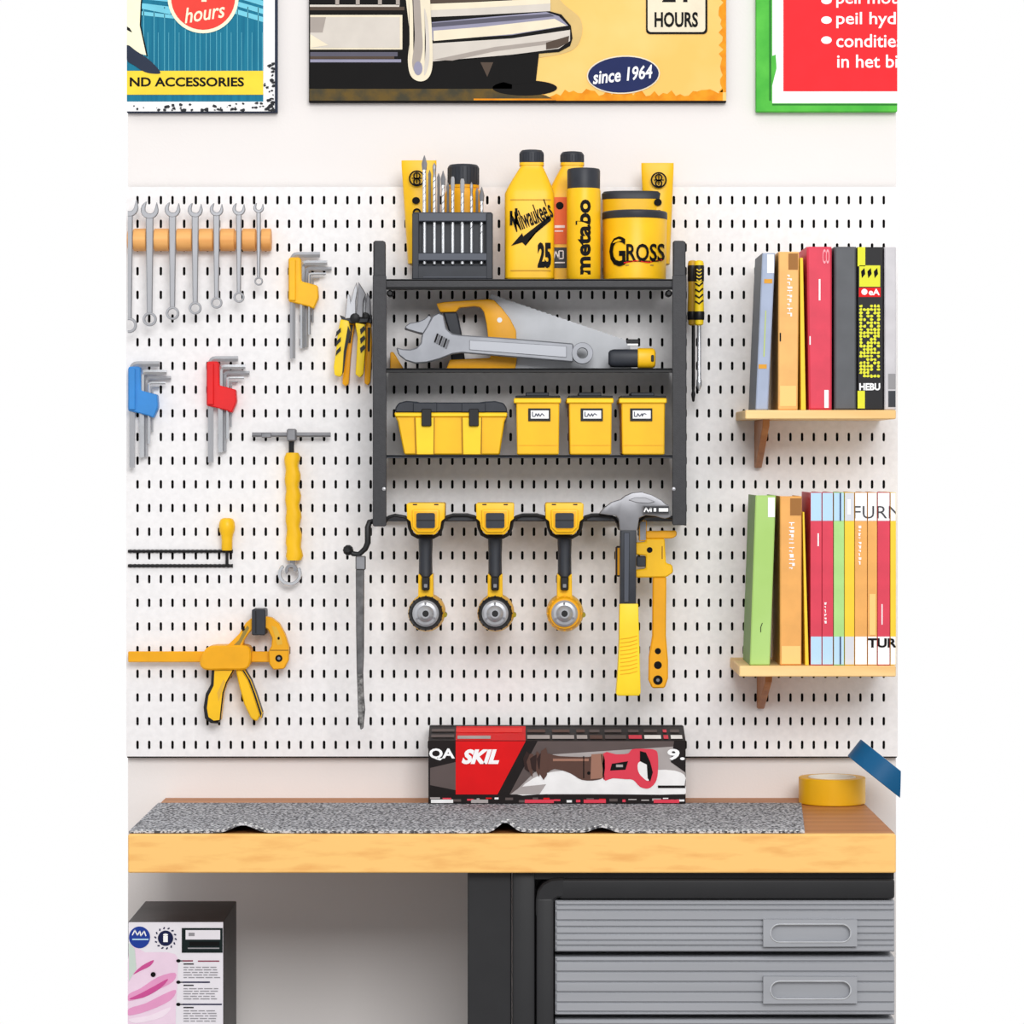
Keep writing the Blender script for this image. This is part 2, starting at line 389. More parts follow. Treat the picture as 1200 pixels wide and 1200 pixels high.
left_poster(); car_poster(); right_poster()
# ================================================================ SPANNERS ON THE DOWEL
b = MB(); dr = .027
segs = [(150,151.5),(155.2,170.5),(179.6,197),(206,224.3),(232.4,249),(257.5,274.4),(283.3,299.2),(305.5,317)]
for a, c in segs:
    x0, x1 = W(a,0,dr+.013).x, W(c,0,dr+.013).x; z = W(0,280.5,dr+.01).z; n = 20; v = []; R = .0132
    for x, q in ((x0,.93),(x0+.0008,1),(x1-.0008,1),(x1,.93)):
        for i in range(n): g = 2*math.pi*i/n; v.append((x, -dr-.0015-R*q*math.cos(g), z+R*q*math.sin(g)))
    f = [(k*n+i, k*n+(i+1) % n, (k+1)*n+(i+1) % n, (k+1)*n+i) for k in range(3) for i in range(n)] + [tuple(range(n)), tuple(range(3*n,4*n))]
    b.raw(v, f, wood_rail)
b.tube([(W(150,0,dr).x,-.0272,z),(W(312,0,dr).x,-.0272,z)], .0108, wood_rail, 14, world=True)
tag(b.build('tool_rail'), 'round notched wooden dowel rail holding the row of spanners', 'tool rail')
span_m = M('satin_spanner_steel',(166,167,171),.34,.45,var=.07,scale=60,stretch=(1,1,.15))
spn = [(151,9,11,243,381,9.2,'cut off by the left picture edge'),(175.2,9,10.5,246,374,8.2,'second from the left, with a wide open jaw'),(202,8.4,9.2,245.5,367,7.8,'third from the left'),
       (228.6,8.2,8.8,246,361,7.4,'in the middle, fourth from the left'),(253.6,7.6,8,245.5,354.7,6.8,'fifth from the left'),(279.8,6.6,7.6,245,348.3,6.4,'second from the right'),(303,5.2,6.2,243.5,329.5,5,'shortest and rightmost')]
for i, (x, w, rj, yj, yr, rr_, wh) in enumerate(spn):
    b = MB(); dF, dB = .0435, .0385
    b.prism([(x-w/2,yj+rj*.6),(x+w/2,yj+rj*.6),(x+w*.36,yr-rr_*.7),(x-w*.36,yr-rr_*.7)], dF-.0005, dB+.0005, span_m, .001)
    out = []; tilt = math.radians(14); g = rj*.52
    for k in range(15):
        a = math.radians(58 - k*(296/14)); out.append((rj*math.cos(a), rj*math.sin(a)))
    out[0] = (g*1.05, rj*1.08); out[-1] = (-g*1.05, rj*.9)
    out += [(-g, rj*.1)] + [(g*math.cos(math.radians(180+k*36)), rj*.0+g*.75*math.sin(math.radians(180+k*36))) for k in range(1,5)] + [(g, rj*.1)]
    P = [(x + u*math.cos(tilt)+v*math.sin(tilt), yj - (v*math.cos(tilt)-u*math.sin(tilt))) for u, v in out]
    b.prism(P, dF, dB, span_m, .0008)
    b.ringY(x, yr, rr_, rr_*.66, dF+.0005, dB, span_m, 24)
    if i == 0: b.clipx(W(150,0,.041).x, -1)
    tag(b.build('combination_spanner'), ['steel combination spanner half','steel combination spanner','steel combination spanner','steel combination spanner','slim steel combination spanner','slim steel combination spanner','small steel combination spanner'][i] + ' ' + wh + ' on the wooden rail', 'spanner', 'spanners on the wooden rail')
# ================================================================ HEX KEY SETS
def hexset(dx, dy, rgb, col, where):
    hm = M('hex_holder_%s' % col, rgb, .4, var=.05)
    b = MB(); q = lambda pts: [(x+dx, y+dy) for x, y in pts]
    b.prism(q([(242,425),(244,423.5),(255,423.5),(256.5,426),(256.8,451.5),(276,456.5),(277,471),(271.5,484),(267,481.5),(252,477.5),(242,475.5)]), .034, .0162, hm, .0012)
    b.prism(q([(242.6,426),(250.5,425.5),(250.5,474.5),(242.6,474)]), .037, .034, hm, .001)
    tag(b.build('hex_key_holder'), '%s plastic hex key holder %s' % (col, where), 'hex key holder')
    ks = [(247,3.6,420.5,279,542,.0285,'thickest, longest'),(258.3,3.1,430,287.5,530,.0275,'second thickest'),(263.2,2.7,437,292.5,529,.0225,'middle sized'),(266.8,1.7,443,286,514,.0285,'second thinnest'),(270.5,1.3,448,278.5,500,.0235,'thinnest, shortest')]
    for i, (x, r, y, xe, yb, d, wh) in enumerate(ks):
        b = MB(); rad = r*K(d); R = r*1.6
        pts = [(x+dx, yb+dy, d)] + [(x+dx+R*(1-math.cos(t)), y+dy+R*(1-math.sin(t)), d) for t in [math.pi/2*j/4 for j in range(5)]] + [(xe+dx, y+dy, d)]
        b.tube(pts, rad, steel if i % 2 == 0 else chrome, 6)
        tag(b.build('hex_key'), '%s steel hex key in the %s holder' % (wh, col), 'hex key', 'hex keys in the %s holder' % col)
hexset(0, 0, (232,28,32), 'red', 'with bent steel keys right of the blue one')
hexset(-92, 6, (58,140,215), 'blue', 'at the left edge of the pegboard')
hexset(96, -122, (255,190,24), 'yellow', 'beside the pliers, above the others')
# ================================================================ T-HANDLE TOOL
r = thing('t_handle_puller', 'yellow gripped tool with a steel cross bar on top and hook below', 'hand tool')
b = MB(); b.tube([(295.5,509.5,.03),(387.5,509.5,.03)], .0029, steel_d, 10); b.box(336,502.5,347,517,.038,.022,steel_d,.0015); b.box(306,507,318,513,.034,.026,steel_d,.001); b.build('cross_bar', r)
b = MB(); b.tube([(341.5,515,.03),(341.5,534,.03)], .0032, blk, 10); b.build('shank', r)
b = MB(); secs = []
for k in range(26):
    t = k/25; y = 530.5 + 126*t; cx = 342.2 + 2.6*t; w = 8.6 + .9*math.sin(t*34) + (.8 if t > .8 else 0) - (1.5 if k in (0,25) else 0)
    secs.append((cx + .6*math.sin(t*34+1), w, .0085, y))
b.loft(secs, .0255, yel, 2.4, 20); b.build('grip', r)
b = MB(); b.ringY(339.5,672.5,14,10,.0345,.028,chrome,22,130,395); b.ringY(341,668,7.5,3,.036,.026,steel_d,16,-20,220); b.tube([(343,656,.03),(342,666,.03)], .003, steel_d, 8); b.build('hook', r)
# ================================================================ ROD CLAMP
r = thing('rod_clamp', 'clamp of two thin black threaded rods with an upright yellow knob', 'clamp')
for y in (646, 663):
    b = MB(); x0 = W(150,0,.019).x; x1 = W(275,0,.019).x; z = W(0,y,.019).z; n = 10; v = []; m = 0; x = x0
    P = []
    while x < x1: P.append(x); x += .0026
    b.tube([(x_, -.0185, z) for x_ in P], [.0021 if k % 2 else .00165 for k in range(len(P))], blk, 8, world=True); b.build('rod', r)
b = MB(); b.lathe([(4,607),(7,608.3),(9,612),(9.6,617),(9,622),(7.2,627),(6.4,632),(6.4,643),(5.6,645)], 266, .027, yel, 24); b.build('knob', r)
b = MB(); b.tube([(266,640,.0215),(266,664,.0195)], .0018, blk, 8); b.build('cross_pin', r)
# ================================================================ TRIGGER CLAMP
r = thing('trigger_clamp', 'yellow one-handed bar clamp with black pad and squeeze handles', 'clamp')
b = MB(); z0, z1 = W(0,763.5,.035).z, W(0,776,.035).z; xe = W(322,0,.035).x
x0 = W(150,0,.035).x; v = [(x0,-.035,z1),(xe,-.035,z1),(xe,-.030,z1),(x0,-.030,z1),(x0,-.035,z0),(xe,-.035,z0),(xe,-.030,z0),(x0,-.030,z0)]
b.raw(v, [(0,1,5,4),(1,2,6,5),(2,3,7,6),(3,0,4,7),(4,5,6,7),(0,3,2,1)], yel2, bev=.0008); b.build('bar', r)
b = MB(); b.prism(sarc([(234,778),(238,765),(246,757.5),(268,756.5),(290,757),(294,766),(293,777),(287,784.5),(262,785),(241,785)],3), .05, .0165, yel2, .003)
b.prism([(262,760),(271,752),(280,743),(288,730),(295,724),(302,726),(302,737),(295,738),(290,744),(286,750),(284,760)], .044, .026, yel2, .001)
b.flat([(274,756),(280,750),(285,740),(290,733),(292,736),(286,747),(281,756)], .0443, M('clamp_recess', (150,128,60), .6)); b.flat([(283.5,736),(286.5,733.5),(287,738),(284,740)], .0446, black_p)
b.build('body', r)
b = MB(); b.prism([(309,722),(318,724),(327,731),(334,744),(338.5,758),(338,774),(333,784),(320,785),(315.5,778),(314.5,763),(318,757),(319,748),(314,738),(309,735)], .044, .026, yel2, .0012)
b.flat([(318,733),(324,735),(330,748),(331,755),(325,756),(322,745)], .0443, M('clamp_web', (226,176,60), .6)); b.disc(326.5,748,1.4,1.8,.0446,black_p); b.line(316,762,338,762,1,.0443,M('clamp_seam',(140,96,10),.6))
b.disc(326.8,771.5,4.2,4.2,.0445,black_p); b.disc(326.8,771.5,1.8,1.8,.0449,steel_d)
b.build('jaw', r)
b = MB(); b.rbox(295,714,311,744.5,2,.052,.018,dgrey2,.001); b.box(299,716,300.4,742,.0526,.052,blk,.0); b.build('pad', r)
b = MB(); L = [(250,784),(275,784),(266,800),(262,812),(260,830),(258.5,845),(250,846),(243,841),(241,830),(243,815),(249,803)]
b.prism([(248,785),(252,785),(251,803),(245,816),(243.5,832),(246,841),(251,845),(257,845.5),(256,848),(247,847.5),(240,842),(238.5,829),(241,813),(247,802)], .043, .0265, blk, .0008)
b.prism(L, .045, .0245, yel, .0014); b.flat([(262,796),(264,799),(258,815),(256.5,822),(254.5,812)], .0453, M('clamp_web',(226,176,60))); b.build('handle', r)
b = MB(); b.prism([(276,784),(283,784),(291,797),(297,813),(305,838),(301,845.5),(294,842),(286,825),(280,803)], .044, .0255, yel, .0014)
b.prism([(282,784),(286.5,785),(294,797),(300,813),(307.5,836),(306,843),(304,838),(296,813),(290,797)], .045, .0245, blk, .0008); b.build('trigger', r)
# ================================================================ PLIERS
def pliers(front):
    d = .040 if front else .0252
    if front:
        r = thing('pliers', 'combination pliers with bright yellow handles, in front beside the rack', 'pliers'); hm = lyel
        J = [[(404,374),(406,352),(407,345),(410,345),(411,354),(414,340),(418,330),(419,340),(417,352),(417,372)],[(417,372),(419,350),(420,330),(425,338),(429,345),(426,352),(425,372)]]
        H = [[(399,374),(409,376),(411,388),(406,410),(401.5,438),(399,442),(392,440),(391,430),(394,408),(396,390)],[(416,378),(428,380),(429,395),(428,415),(426,438),(422,443),(416.5,439),(418,415),(419,395)]]
        piv = (416,373)
    else:
        r = thing('pliers', 'slimmer pliers with amber handles hanging behind the yellow pair', 'pliers'); hm = yel2
        J = [[(420,374),(424,352),(427,342),(429,350),(428,374)],[(427,374),(429,350),(430,342),(434,350),(434.5,374)]]
        H = [[(409,378),(416,378),(413,400),(411,420),(409,450),(405,453),(401,450),(404,420),(407,400)],[(429,378),(435,379),(436,400),(435.5,420),(434,448),(431,452),(427,449),(428,420),(429,400)]]
        piv = (428,372)
    for k in (0,1):
        b = MB(); b.prism(J[k], d, d-.006, steel_d if k else steel, .0008); b.build('jaw', r)
    b = MB(); b.latheY([(6,d-.007),(6,d+.0005),(3,d+.0015)], piv[0], piv[1], d, blk, 18)
    if front: b.prism([(398,369),(405,372),(432,373),(431,378),(412,379),(401,376)], d-.0003, d-.0065, dgrey2, .0008)
    else: b.prism([(412,374),(436,373),(436,379),(413,380)], d-.0003, d-.0065, dgrey2, .0008)
    b.build('pivot', r)
    for k in (0,1):
        b = MB(); b.prism(H[k], d+.003, d-.009, hm, .0022, ref=d, seg=2); x = H[k][0][0]
        o = b.build('handle', r)
        g = MB()
        if front:
            for j in range(3):
                y = 386+j*11; x1 = (396.5 if k == 0 else 421); g.prism([(x1+1,y),(x1+6,y-4),(x1+7.5,y),(x1+2,y+6)] if k else [(x1-2,y+3),(x1+3,y-2),(x1+3,y+3),(x1-3,y+9)], d+.0042, d+.0026, blk, 0, ref=d)
            if k == 0: g.prism([(408,382),(411,389),(406,412),(403,436),(401.5,438),(403,412)], d+.0038, d+.002, blk, 0, ref=d)
        else: g.prism([(H[k][0][0]+1,381),(H[k][0][0]+5,381),(H[k][0][0]+2,402),(H[k][0][0]-1,402)] if k == 0 else [(431,384),(434.5,384),(433.5,412),(431,412)], d+.0042, d+.0026, blk, 0, ref=d)
        g.build('grip_inlay', o)
pliers(True); pliers(False)
# ================================================================ WALL RACK
RF = .125
rack = thing('tool_rack', 'charcoal metal wall rack with three shelves and a drill hanging rail', 'tool rack')
def side(x0, x1, s):
    b = MB()
    b.rbox(x0, 322, x1, 617 if s < 0 else 615.5, 2.5, RF, RF-.003, dgrey, .0008)                          # front flange
    xo = x0 if s < 0 else x1
    k0, k1 = W(x0,0,RF).x, W(x1,0,RF).x; zt, zb = W(0,322,RF).z, W(0,616,RF).z
    xa, xb = (k0, k0+.002) if s < 0 else (k1-.002, k1)
    v = [(xa,-RF+.002,zb),(xb,-RF+.002,zb),(xb,-.017,zb),(xa,-.017,zb),(xa,-RF+.002,zt),(xb,-RF+.002,zt),(xb,-.017,zt),(xa,-.017,zt)]
    b.raw(v, [(0,1,5,4),(1,2,6,5),(2,3,7,6),(3,0,4,7),(4,5,6,7),(0,3,2,1)], dgrey, bev=.0004)
    b.box(x0+.5, 283, x1-1, 323, RF-.002, RF-.005, dgrey, .001)
    b.prism([(x0+1.5,282),(x1-3,282),(x1-1,285),(x1-1,324),(x0+1,324)], RF-.0005, RF-.012, dgrey, .001)
    b.build('side_panel', rack)
side(436.8, 452.8, -1); side(787.8, 804.5, 1)
ZS = {}
def shelf(name, yt, yb, lipm, xa=451.5, xb=789, ft=RF-.004):
    b = MB(); z0 = W(0,yt,ft).z; z1 = W(0,yb,ft).z; ZS[name] = z0
    x0, x1 = W(xa,0,ft).x, W(xb,0,ft).x
    def bx(ya, yb_, za, zb):
        v = [(x0,ya,za),(x1,ya,za),(x1,yb_,za),(x0,yb_,za),(x0,ya,zb),(x1,ya,zb),(x1,yb_,zb),(x0,yb_,zb)]
        b.raw(v, [(0,1,5,4),(1,2,6,5),(2,3,7,6),(3,0,4,7),(4,5,6,7),(0,3,2,1)], lipm, bev=.0004)
    bx(-ft, -.0185, z0-.0022, z0); bx(-ft, -ft+.002, z1, z0-.0003)
    b.build('shelf', rack)
shelf('top', 327, 336.5, dgrey); shelf('mid', 431.5, 436.8, blk); shelf('low', 533.2, 537, dgrey2)
b = MB(); b.tube([(451,338,RF-.006),(790,338,RF-.006)], .0016, blk, 8); b.build('wire', rack)
for x in (456.5, 784.5):
    b = MB(); b.latheY([(4,RF-.03),(4,RF-.012),(2.4,RF-.010)], x, 343, RF, blk, 14); b.build('screw', rack)
for x, y in ((450,573),(789.5,573)):
    b = MB(); b.latheY([(2.2,RF-.002),(2.2,RF+.0015),(1.2,RF+.002)], x, y, RF, steel, 12); b.build('screw', rack)
b = MB(); b.box(451.5, 605.5, 789, 611, .032, .0185, dgrey2, .0005); b.build('hanging_rail', rack)
drx = [498.8, 580.2, 661.6]
b = MB(); pts = [(451,612,RF-.004),(456,606,RF-.002),(463,604,RF)]
for i, c in enumerate(drx):
    pts += [(c-24,606,RF),(c-20,611,RF),(c-18.5,619,RF),(c-15.5,626,RF),(c-9,629.5,RF),(c+9,629.5,RF),(c+15.5,626,RF),(c+18.5,619,RF),(c+20,611,RF),(c+25,606,RF),(c+32,603.6,RF),(c+49,603.6,RF) if i < 2 else (c+40,603.6,RF)]
pts += [(712,604.5,RF),(720,607,RF),(723.5,612,RF-.004),(725.5,619,RF-.02),(735,622,RF-.03),(747,619,RF-.02),(749,611,RF-.004),(756,605,RF),(774,603.6,RF),(788,607,RF-.004)]
b.tube(pts, .0021, blk, 8); b.build('hanging_wire', rack)
for c0, c1 in ((528,552),(609.5,633.5),(691,712)):
    b = MB(); b.prism([(c0-5,606),(c0+2,604),(c1-2,604),(c1+5,606),(c1+3,610.5),(c0-3,610.5)], RF-.002, .033, dgrey2, .0006, ref=RF); b.build('prong', rack)
b = MB(); b.tube([(440,610,.11),(433,612,.112),(431,618,.114),(431,636,.114),(428,643,.114),(421,649.5,.114),(414,649,.114),(410,646,.114)], [.003,.0035,.0035,.0035,.0033,.003,.003,.003], blk, 10)
b.latheY([(1,.100),(5,.103),(6.4,.110),(5.6,.117),(2.5,.120)], 407.8, 644.8, .114, blk, 10); k = b.build('hook', rack)
# ---------------------------------------------------------------- top shelf goods
def pyz(z, d): return EYE_PY + (ZE - z)/K(d)            # picture row of a height at a depth
def base(n, d): return pyz(ZS[n] + .0003, d)
# bit case
cx0, cx1, dc = 483, 577.5, .112
yb = base('top', dc)
b = MB(); b.box(cx0, 250, cx1, yb, dc-.012, dc-.022, dgrey2, .001, ref=dc)
b.box(cx0, 249.5, cx0+8, yb, dc, dc-.014, dgrey2, .001); b.box(cx1-8, 249.5, cx1, yb, dc, dc-.014, dgrey2, .001)
b.box(cx0+1, 248.5, cx1-1, 259.5, dc-.001, dc-.014, M('case_slate',(84,88,98),.5), .001, ref=dc); b.box(cx0+6, 296, cx1-6, 305.5, dc-.0005, dc-.014, M('case_slate',(84,88,98),.5), .001, ref=dc)
b.box(cx0+6, 311, cx1-6, yb, dc-.0005, dc-.014, dgrey2, .001, ref=dc)
b.line(496,324.6,570,324.6,.8,dc,M('case_slate',(84,88,98)))
tag(b.build('drill_bit_case'), 'dark grey open drill bit case standing on the top shelf', 'drill bit case')
bits = [(497.3,182,2.1,'tallest drill bit, leftmost in the case',0),(509,191,1.9,'second drill bit from the left in the case',1),(519.2,200,1.9,'third drill bit from the left, dark pointed tip',0),(530.5,207,1.9,'middle drill bit of the case, square tip',2),(541.8,209.5,2.1,'fifth drill bit from the left, in front of the black cap',2),(552.5,213.5,1.7,'sixth drill bit from the left in the case',1),(564.5,219,2.0,'shortest drill bit, rightmost in the case',0)]
for x, yt, rr_, lb, kd in bits:
    b = MB(); d = dc-.0075; q = K(d)
    b.lathe([(rr_,309.5),(rr_,yt+17)], x, d, chrome, 10)
    if kd == 0: b.lathe([(rr_*1.25,yt+17),(rr_*1.6,yt+10),(rr_*.5,yt+2),(.3,yt)], x, d, steel_d, 8)
    elif kd == 1: b.lathe([(rr_,yt+17),(rr_*.8,yt+12),(rr_*1.1,yt+8),(rr_*1.1,yt+3),(.3,yt)], x, d, steel_d, 6)
    else: b.lathe([(rr_,yt+17),(rr_*1.3,yt+10),(rr_*1.2,yt+3),(rr_*.8,yt)], x, d, steel, 8)
    for j in range(5):
        y = yt+20+j*8
        if y < 300: b.tube([(x-rr_*.8,y+3,d+.0017),(x+rr_*.8,y-1,d+.0019)], .0004, steel_d, 4)
    tag(b.build('drill_bit'), lb, 'drill bit', 'drill bits in the case')
for x, yt, lb in ((503.5,199,'thin dull drill bit behind the two tallest bits'),(514,203,'thin dull drill bit behind the third bit'),(525,214,'thin dull drill bit behind the middle of the case'),(559,220,'thin dull drill bit behind the right end of the case')):
    b = MB(); d = dc-.028; b.lathe([(1.6,base('top',d)),(1.6,yt+10),(1.9,yt+5),(.3,yt)], x, d, steel_d, 8)
    tag(b.build('drill_bit'), lb, 'drill bit', 'drill bits behind the case')
# tubes
def tube_thing(cx, w0, w1, yt, d, lb, logo):
    r = thing('glue_tube', lb, 'tube'); ybs = base('top', d)
    b = MB(); n = 10
    secs = [(cx, w0, .002, yt), (cx, w0, .0022, yt+6)] + [(cx, w0+(w1-w0)*k/n, .0022+.013*(k/n)**.7, yt+6+(ybs-22-yt-6)*k/n) for k in range(1, n+1)] + [(cx, w1*.6, .008, ybs-19)]
    b.loft(secs, d, yel, 2.2, 24)
    dd = d+.011
    b.ringY(*logo, 9.5, 7.6, dd+.0006, dd, black_p, 24, bev=0); b.line(logo[0]-6,logo[1],logo[0]+6,logo[1],1.4,dd+.0006,black_p); b.line(logo[0],logo[1]-6,logo[0],logo[1]+6,1.4,dd+.0006,black_p)
    b.ringY(logo[0], logo[1]-3, 4.5, 2.8, dd+.0006, dd, black_p, 12, bev=0); b.ringY(logo[0], logo[1]+4, 4.5, 2.8, dd+.0006, dd, black_p, 12, bev=0)
    b.disc(logo[0]-1, logo[1]+26, 4.6, 4.2, dd+.0012, black_p, 16); b.ringY(logo[0], logo[1]+40, 5, 2.8, dd+.0034, dd+.002, black_p, 18, bev=0)
    b.build('body', r)
    b = MB(); b.lathe([(w1*.55,ybs-20),(w1*.62,ybs-18),(w1*.66,ybs),(w1*.5,ybs)], cx, d, blk, 24); b.build('cap', r)
tube_thing(491, 20.5, 13, 188, .045, 'flat yellow tube behind the left side of the bit case', (488.5,209))
tube_thing(770.5, 19, 14.5, 191, .040, 'pale yellow tube with a round emblem at the right end', (772,211))
# bottle behind the bits
def bottle(lb, cx, hw, hd, d, ysh, ycap0, ycap1, rc, ex=3.2, dxs=0, body=yel, prints=None, capn='cap', lin=False):
    r = thing('bottle', lb, 'bottle'); ybs = base('top', d); b = MB()
    secs = [(cx, hw-2, hd-.002, ybs), (cx, hw, hd, ybs-2.5), (cx, hw, hd, ysh)]
    for k in range(1, 7):
        t = k/6; s_, c_ = (t, t**1.15) if lin else (math.sin(t*math.pi/2), 1-math.cos(t*math.pi/2))
        secs.append((cx+dxs*c_**1.0, hw+(rc-.8-hw)*c_, hd+((rc-.8)*K(d)-hd)*c_, ysh+(ycap1+5-ysh)*s_))
    secs += [(cx+dxs, rc-.8, (rc-.8)*K(d), ycap1+4), (cx+dxs, rc+.4, rc*K(d), ycap1+3.5), (cx+dxs, rc+.4, rc*K(d), ycap1+.4)]
    v = b.loft(secs, d, body, ex, 36)
    if prints: prints(b)
    b.build('body', r)
    b = MB(); b.lathe([(rc,ycap1),(rc,ycap0+3),(rc-2,ycap0+.5),(rc-5,ycap0)], cx+dxs, d, dgrey2, 32)
    for k in range(24):
        a = math.pi*2*k/24; p = W(cx+dxs, ycap1-1, d); q = W(cx+dxs, ycap0+4, d); R = rc*K(d)
        b.tube([(p.x+R*math.cos(a), p.y+R*math.sin(a), p.z),(q.x+R*math.cos(a), q.y+R*math.sin(a), q.z)], .0004, dgrey2, 4, world=True)
    b.build(capn, r)
def pr_amber(b): pass
bottle('amber bottle with a wide black cap behind the drill bits', 543, 22, .018, .05, 232, 193, 217, 18.2, 2.0, 0, yel2)
# large jug with lettering
dj = .08; fj = dj+.0232
def pr_jug(b):
    b.text("Milwaukee's", 599, 240, 647, 264, fj, black_p, rot=22, bold=.02, shear=.15)
    b.line(599,264,599,247,3,fj,black_p); b.line(605,262,605,244,3,fj,black_p)
    b.flat([(599,288),(612,273),(613,277),(645,252),(646,258),(620,280),(616,288),(612,284)], fj, black_p)
    b.text('25', 630, 284, 646, 314, fj, black_p, bold=.05)
    b.line(598,234,646,234,1,fj,M('amber_seam',(190,140,10),.5)); b.line(598,317,646,317,1,fj,M('amber_seam',(190,140,10),.5))
bottle('large yellow flat jug with black slanting script and black cap', 620.5, 29, .0225, dj, 228, 176, 191, 14, 5.5, 2.5, yel, pr_jug, lin=True)
# second bottle with orange label
org = M('label_orange', (240,112,46), .5, var=.05)
dk = .045; fk = dk+.0212
def pr_b2(b):
    b.rect(645, 231, 668, 286, fk, org); b.rect(645, 290, 668, 314, fk, dgrey2); b.disc(656,241,4.5,4.5,fk+.0004,black_p,16)
    b.rect(650,264,662,267,fk+.0004,white_p); b.rect(650,270,660,271.5,fk+.0004,white_p)
    b.poly([(649,303),(651,294),(655,303),(655,294),(660,294),(660,303),(655,303)],1.4,fk+.0004,white_p); b.rect(650,307,662,308.5,fk+.0004,white_p)
bottle('yellow bottle with orange label half hidden behind the others', 664, 24, .0205, dk, 232, 178, 191, 13.6, 5.5, 6.5, yel, pr_b2, lin=True)
# cylindrical bottle
r = thing('bottle', 'slim yellow cylinder bottle with black cap and upright black lettering', 'bottle'); d = .097; ybs = base('top', d)
b = MB(); b.lathe([(18.5,ybs),(19.8,ybs-2),(19.8,224),(19,221)], 684, d, yel, 40); b.text('metabo', 639.5, 268.8, 727.5, 286.6, cyl(684, d, 19.8), black_p, rot=90, bold=.035)
b.build('body', r)
b = MB(); b.lathe([(19.2,221.5),(19.4,200.5),(18.4,198.3),(15,197.6)], 684, d, dgrey2, 40); b.build('cap', r)
# tubs
def tub(lb, cx, rr_, yt, d, gl):
    r = thing('tub', lb, 'tub'); ybs = base('top', d); b = MB()
    b.lathe([(rr_-2.5,ybs),(rr_-1,ybs-1.5),(rr_,yt+10),(rr_-1,yt+8)], cx, d, yel, 44)
    if gl:
        c = cyl(cx, d, rr_-.3, .0011)
        b.text('G', 714, 277, 733, 312, c, black_p, bold=.02); b.text('ROSS', 734, 285.5, 779, 306, c, black_p, bold=.02)
        for x in (736,746,757,767): b.line(x-3,306,x+5,306,1.2,c,black_p)
        b.poly([(731,308),(745,305.5),(760,307.5),(776,304.5)], 1.2, cyl(cx,d,rr_-.3,.0014), red_p)
        b.line(733,310.8,766,310.8,.9,c,M('print_grey',(90,84,70)))
    b.build('body', r)
    b = MB(); b.lathe([(rr_+.3,yt+9.6),(rr_+.6,yt+9),(rr_+.6,yt+2),(rr_-1,yt+.6),(rr_-4,yt)], cx, d, dgrey2, 44); b.build('lid', r)
tub('yellow round tub with black lid and large black lettering', 743.8, 37.6, 248, .080, True)
tub('taller yellow tub whose black lid shows above the lettered one', 741.3, 35.3, 224.5, .0395+.016, False) if False else None
r = thing('tub', 'taller yellow tub whose black lid shows above the lettered one', 'tub'); d = .0395; ybs = base('top', d); b = MB()
b.loft([(741.3,33,.014,ybs),(741.3,34.5,.0155,ybs-2),(741.3,35.2,.016,233)], d-.002, yel, 2.6, 40); b.build('body', r)
b = MB(); b.loft([(741.3,36,.0165,234),(741.3,36.2,.0165,227.5),(741.3,34,.015,225),(741.3,28,.012,224.4)], d-.002, dgrey2, 2.6, 40); b.build('lid', r)
# ---------------------------------------------------------------- middle shelf
bm_ = lambda d: base('mid', d)
r = thing('hand_saw', 'hand saw with yellow handle and wide tapering steel blade', 'saw'); ds = .062
b = MB(); yb = bm_(ds)
edge = [(575,345)]
for k in range(1,53): edge.append((575+156*k/52+(.0 if k % 2 else .8), 345+53*k/52+(-.9 if k % 2 else .6)))
b.prism(edge + [(738,402),(740,yb),(600,yb),(572,392)], ds, ds-.0015, M('saw_blade',(178,180,184),.45,.3,var=.05,scale=30,stretch=(1,1,1)), 0); b.build('blade', r)
b = MB(); b.prism([(511,356),(522,354),(545,352.5),(572,350.8),(579,352),(588,361),(598,374),(605,388),(605,400),(606,419),(604,yb),(523,yb),(527,421.5),(575,419.5),(572,398),(570,380),(567,366),(563,360.5),(556,359.3),(538,361),(535,366),(516,366.5)], ds+.009, ds-.010, yel2, .0022, ref=ds, seg=2)
b.disc(585.5,375,3,3,ds+.0093,white_p,14); b.build('handle', r)
b = MB(); b.prism([(519,366),(536,366),(541,390),(545,423),(529,423),(527,392)], ds+.008, ds-.009, dgrey2, .0018, ref=ds); b.build('grip', r)
r = thing('adjustable_wrench', 'large steel adjustable wrench lying in front of the saw', 'wrench'); da = .098; m = M('forged_steel',(150,152,158),.38,.4,var=.07,scale=40)
b = MB(); b.prism([(464,407),(472,409),(481,409.5),(488,407.5),(493,402),(494.5,391.5),(500,383),(507,370),(514,366.5),(520,369),(523,385),(530,391),(541,392.5),(600,396.5),(672,402.5),(672,424.5),(600,418.5),(541,413.5),(530,415),(515,421),(500,425),(487,426),(475,422.5),(467,416)], da, da-.011, m, .0014)
b.box(551,401,664,411,da+.0012,da-.0005,M('forged_steel_dark',(150,152,158),.4,.6), .0005) if False else b.prism([(550,398.5),(664,405.5),(664,419),(550,410)], da+.001, da-.001, M('forged_steel_light',(164,166,172),.36,.4), .0005)
b.build('body', r)
b = MB(); b.ringY(682.5,413.8,12.6,6.2,da+.001,da-.012,m,30); b.build('hanging_eye', r)
b = MB(); b.prism([(474,383),(480,378.5),(490,377),(497,374),(503,369),(506,372),(501,383),(496,391),(486,389),(478,387)], da+.0008, da-.010, m, .001); b.prism([(474,384),(495,390.4),(494.4,392.2),(474.4,386.3)], da+.0012, da-.009, M('jaw_dark_line',(50,48,50),.5), 0); b.build('moving_jaw', r)  # with a dark line along the lower edge of the jaw
b = MB()
for k in range(6): b.tube([(513+k*2.6,391+k*1.4,da+.0015),(509.5+k*2.6,401+k*1.4,da+.0015)], .0011, steel_d if k % 2 else blk, 6)
b.build('knurled_screw', r)
